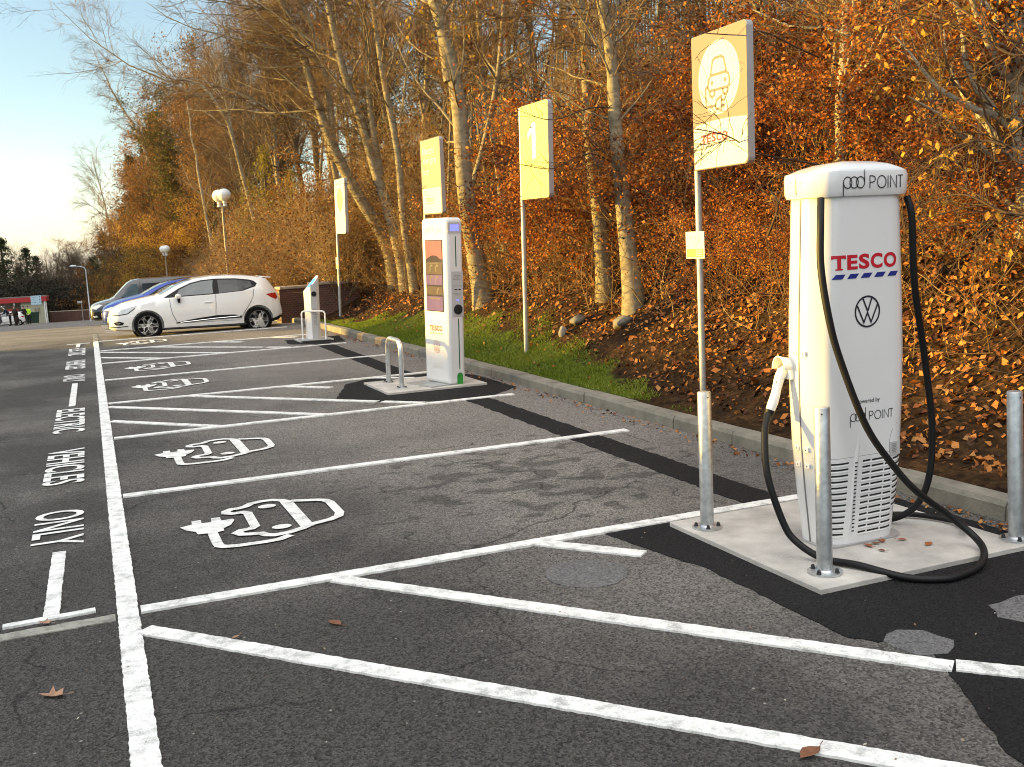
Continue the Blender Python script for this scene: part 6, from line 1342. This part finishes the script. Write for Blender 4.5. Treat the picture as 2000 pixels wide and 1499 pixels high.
# loose leaves lying on the asphalt and on the pad
def leaf_obj(x, y, z, s, rz, label, c, curl=.25, lobes=False):
    pts = [(0, -.62, 0), (.0, -.5, 0), (.2, -.28, .03), (.30, 0, .05), (.22, .28, .04), (0, .56, .0), (-.22, .28, .05), (-.30, 0, .07), (-.2, -.28, .03)]
    if lobes: pts = [(0, -.62, 0), (.0, -.4, 0), (.38, -.3, .06), (.2, -.05, .03), (.48, .15, .1), (.15, .2, .02), (0, .56, .08), (-.18, .2, .03), (-.45, .18, .12), (-.2, -.05, .03), (-.36, -.3, .05)]
    mb = MB(); n = len(pts); vs = [(0, 0, 0)] + [(px*s, py*s, (pz+curl*(px*px+.3*py*py))*s) for px, py, pz in pts]
    mb.add(vs, [(0, i, i % n+1) for i in range(2, n+1)] + [(0, 1, 2)]); m = leafm.setdefault(c, None) or pm('dry_leaf', c, .6, var=.3, scale=30.); leafm[c] = m
    mb.tube([(0, -.6*s, .004), (.05*s, -.85*s, .006)], .0015, 4)
    o = mb.build('fallen_leaf', m, smooth=True); o.location = (x, y, z); o.rotation_euler = (0, 0, rz); tag(o, label, 'leaf', 'single fallen leaves')
    return o
leafm = {}; BR, RD, TN = (.17, .065, .03), (.28, .075, .03), (.30, .17, .10)
leaf_obj(.91, 4.58, .006, .085, .5, 'brown leaf lying alone on the dark asphalt of the nearest hatched bay', BR)
leaf_obj(-.30, 4.37, .006, .10, 1.2, 'pale crumpled leaf lying on the lane at the left', TN, .5, True)
leaf_obj(2.05, 2.58, .016, .10, 1.9, 'long dark brown leaf lying on the nearest white hatch line', BR, .1)
leaf_obj(-.36, 5.29, .014, .07, .8, 'pinkish leaf lying on the white bar at the end of the lane lettering', TN, .4, True)
leaf_obj(.46, 4.62, .014, .04, 2.2, 'tiny tan leaf lying on the lower white hatch line', TN, .3)
for i, (x, y, s, c, l) in enumerate(((3.70, 4.16, .06, RD, 'red brown leaf against the charger base, first of the cluster'), (3.76, 4.17, .055, BR, 'brown leaf against the charger base, in the middle of the cluster'), (3.82, 4.19, .06, RD, 'red leaf against the charger base, right of the cluster'), (3.92, 4.15, .05, RD, 'small curled leaf on the pad right of the cluster'), (3.98, 4.02, .065, (.36, .11, .03), 'orange leaf lying flat on the pad before the charger'), (3.70, 4.06, .045, BR, 'small brown leaf on the pad in front of the charger'))):
    leaf_obj(x, y, .036, s, i*1.3, l, c, .4)
# bits of litter along the kerb: leaves blown against it
rng = np.random.default_rng(77); K = 700; y = 3.2+21*rng.random(K)**1.3; x = 4.70-np.abs(rng.normal(0, .10, K))-.02; c = np.stack([x, y, np.full(K, .012)], -1); V, F = leafmesh(c, rng.uniform(.02, .055, K), rng, nrmal=np.tile([[0, 0, 1.]], (K, 1)), tilt=.35)
tag(npmesh('kerbside_leaves', V, [F], M_litter, rnd=np.repeat(rng.random(K), 4)), 'dead leaves and crumbs blown against the kerb', kind='stuff')
K = 420; c = np.stack([rng.uniform(-1.2, 4.6, K), 2.3+14*rng.random(K)**1.6, np.full(K, .010)], -1); V, F = leafmesh(c, rng.uniform(.006, .018, K), rng, nrmal=np.tile([[0, 0, 1.]], (K, 1)), tilt=.4)
M_crumb = ramp_attr('crumbs', [(.05, .03, .02), (.20, .12, .07), (.42, .38, .32)], .8)
tag(npmesh('ground_crumbs', V, [F], M_crumb, rnd=np.repeat(rng.random(K), 4)), 'specks of grit and leaf crumbs on the asphalt', kind='stuff')

# ================================================================ light, camera
FILL0, FILL1 = (6.6, 6.45, 6.3), (9.6, 9.4, 9.1)
SUN_EL, SUN_AZ = R(6.5), R(-65)      # azimuth from +y towards +x
sd = Vector((math.sin(SUN_AZ)*math.cos(SUN_EL), math.cos(SUN_AZ)*math.cos(SUN_EL), math.sin(SUN_EL)))
w = bpy.data.worlds.new('World'); S.world = w; w.use_nodes = True; nt = w.node_tree; bg = nt.nodes['Background']
sky = nt.nodes.new('ShaderNodeTexSky'); sky.sky_type = 'NISHITA'; sky.sun_disc = False; sky.sun_elevation = SUN_EL; sky.sun_rotation = SUN_AZ
sky.air_density = 1.; sky.dust_density = .6; sky.ozone_density = 2.
# clear sky to west and north; added pale fill overhead lights the shade
tc = node(nt, 'ShaderNodeTexCoord'); sx = node(nt, 'ShaderNodeSeparateXYZ'); nt.links.new(tc.outputs['Generated'], sx.inputs[0])
dt = node(nt, 'ShaderNodeVectorMath', operation='DOT_PRODUCT'); dt.inputs[1].default_value = (-.22, -.36, .905); nt.links.new(tc.outputs['Generated'], dt.inputs[0])
m1 = node(nt, 'ShaderNodeMapRange', interpolation_type='SMOOTHSTEP', i_From_Min=.42, i_From_Max=.97); nt.links.new(dt.outputs['Value'], m1.inputs['Value'])
m2 = node(nt, 'ShaderNodeMapRange', interpolation_type='SMOOTHSTEP', i_From_Min=.12, i_From_Max=.6); nt.links.new(sx.outputs['Z'], m2.inputs['Value'])
mr = node(nt, 'ShaderNodeMath', operation='MULTIPLY'); nt.links.new(m1.outputs[0], mr.inputs[0]); nt.links.new(m2.outputs[0], mr.inputs[1])
nz = node(nt, 'ShaderNodeTexNoise', i_Scale=2.2, i_Detail=5., i_Roughness=.55); nt.links.new(tc.outputs['Generated'], nz.inputs['Vector'])
cr = node(nt, 'ShaderNodeValToRGB'); cr.color_ramp.elements[0].position = .35; cr.color_ramp.elements[0].color = rgba(FILL0); cr.color_ramp.elements[1].position = .65; cr.color_ramp.elements[1].color = rgba(FILL1); nt.links.new(nz.outputs['Fac'], cr.inputs['Fac'])
mx = node(nt, 'ShaderNodeMix', data_type='RGBA'); nt.links.new(mr.outputs[0], mx.inputs[0]); nt.links.new(sky.outputs[0], mx.inputs[6]); nt.links.new(cr.outputs['Color'], mx.inputs[7])
# pale glow of the low air along the horizon
gl = node(nt, 'ShaderNodeMapRange', interpolation_type='SMOOTHSTEP', i_From_Min=.17, i_From_Max=-.02); nt.links.new(sx.outputs['Z'], gl.inputs['Value'])
ga = node(nt, 'ShaderNodeMix', data_type='RGBA', blend_type='ADD'); ga.inputs[7].default_value = (.8, 1.05, 1.5, 1); nt.links.new(gl.outputs[0], ga.inputs[0]); nt.links.new(mx.outputs[2], ga.inputs[6])
gb = node(nt, 'ShaderNodeMix', data_type='RGBA', blend_type='ADD', i_Factor=1.); gb.inputs[7].default_value = (.42, .38, .3, 1); nt.links.new(ga.outputs[2], gb.inputs[6])
nt.links.new(gb.outputs[2], bg.inputs['Color']); bg.inputs['Strength'].default_value = .10
sl_ = bpy.data.lights.new('sun', 'SUN'); sl_.energy = 5.; sl_.angle = R(.55); sl_.color = (1., .64, .13)
so_ = bpy.data.objects.new('sun', sl_); C.objects.link(so_); so_.rotation_euler = (-sd).to_track_quat('-Z', 'Y').to_euler()
cam = bpy.data.cameras.new('camera'); co = bpy.data.objects.new('camera', cam); C.objects.link(co)
co.matrix_world = Matrix((tuple(CAM_R)+(0,), tuple(CAM_U)+(0,), tuple(-CAM_F)+(0,), (0, 0, 0, 1))).transposed()
co.location = (0, 0, CH); cam.sensor_fit = 'HORIZONTAL'; cam.sensor_width = 36.; cam.lens = 36.*CF/2000.; cam.clip_end = 3000.; cam.clip_start = .05
S.camera = co
S.view_settings.view_transform = 'Standard'; S.view_settings.look = 'None'; S.view_settings.gamma = 1.; S.view_settings.exposure = 1.65
S.render.resolution_x = 1024; S.render.resolution_y = 767
S.cycles.filter_width = 1.05; S.cycles.use_denoising = True; S.cycles.denoiser = 'OPENIMAGEDENOISE'; S.cycles.denoising_input_passes = 'RGB_ALBEDO_NORMAL'; S.cycles.denoising_prefilter = 'ACCURATE'
S.cycles.max_bounces = 6; S.cycles.diffuse_bounces = 3; S.cycles.glossy_bounces = 3; S.cycles.transmission_bounces = 3; S.cycles.transparent_max_bounces = 4
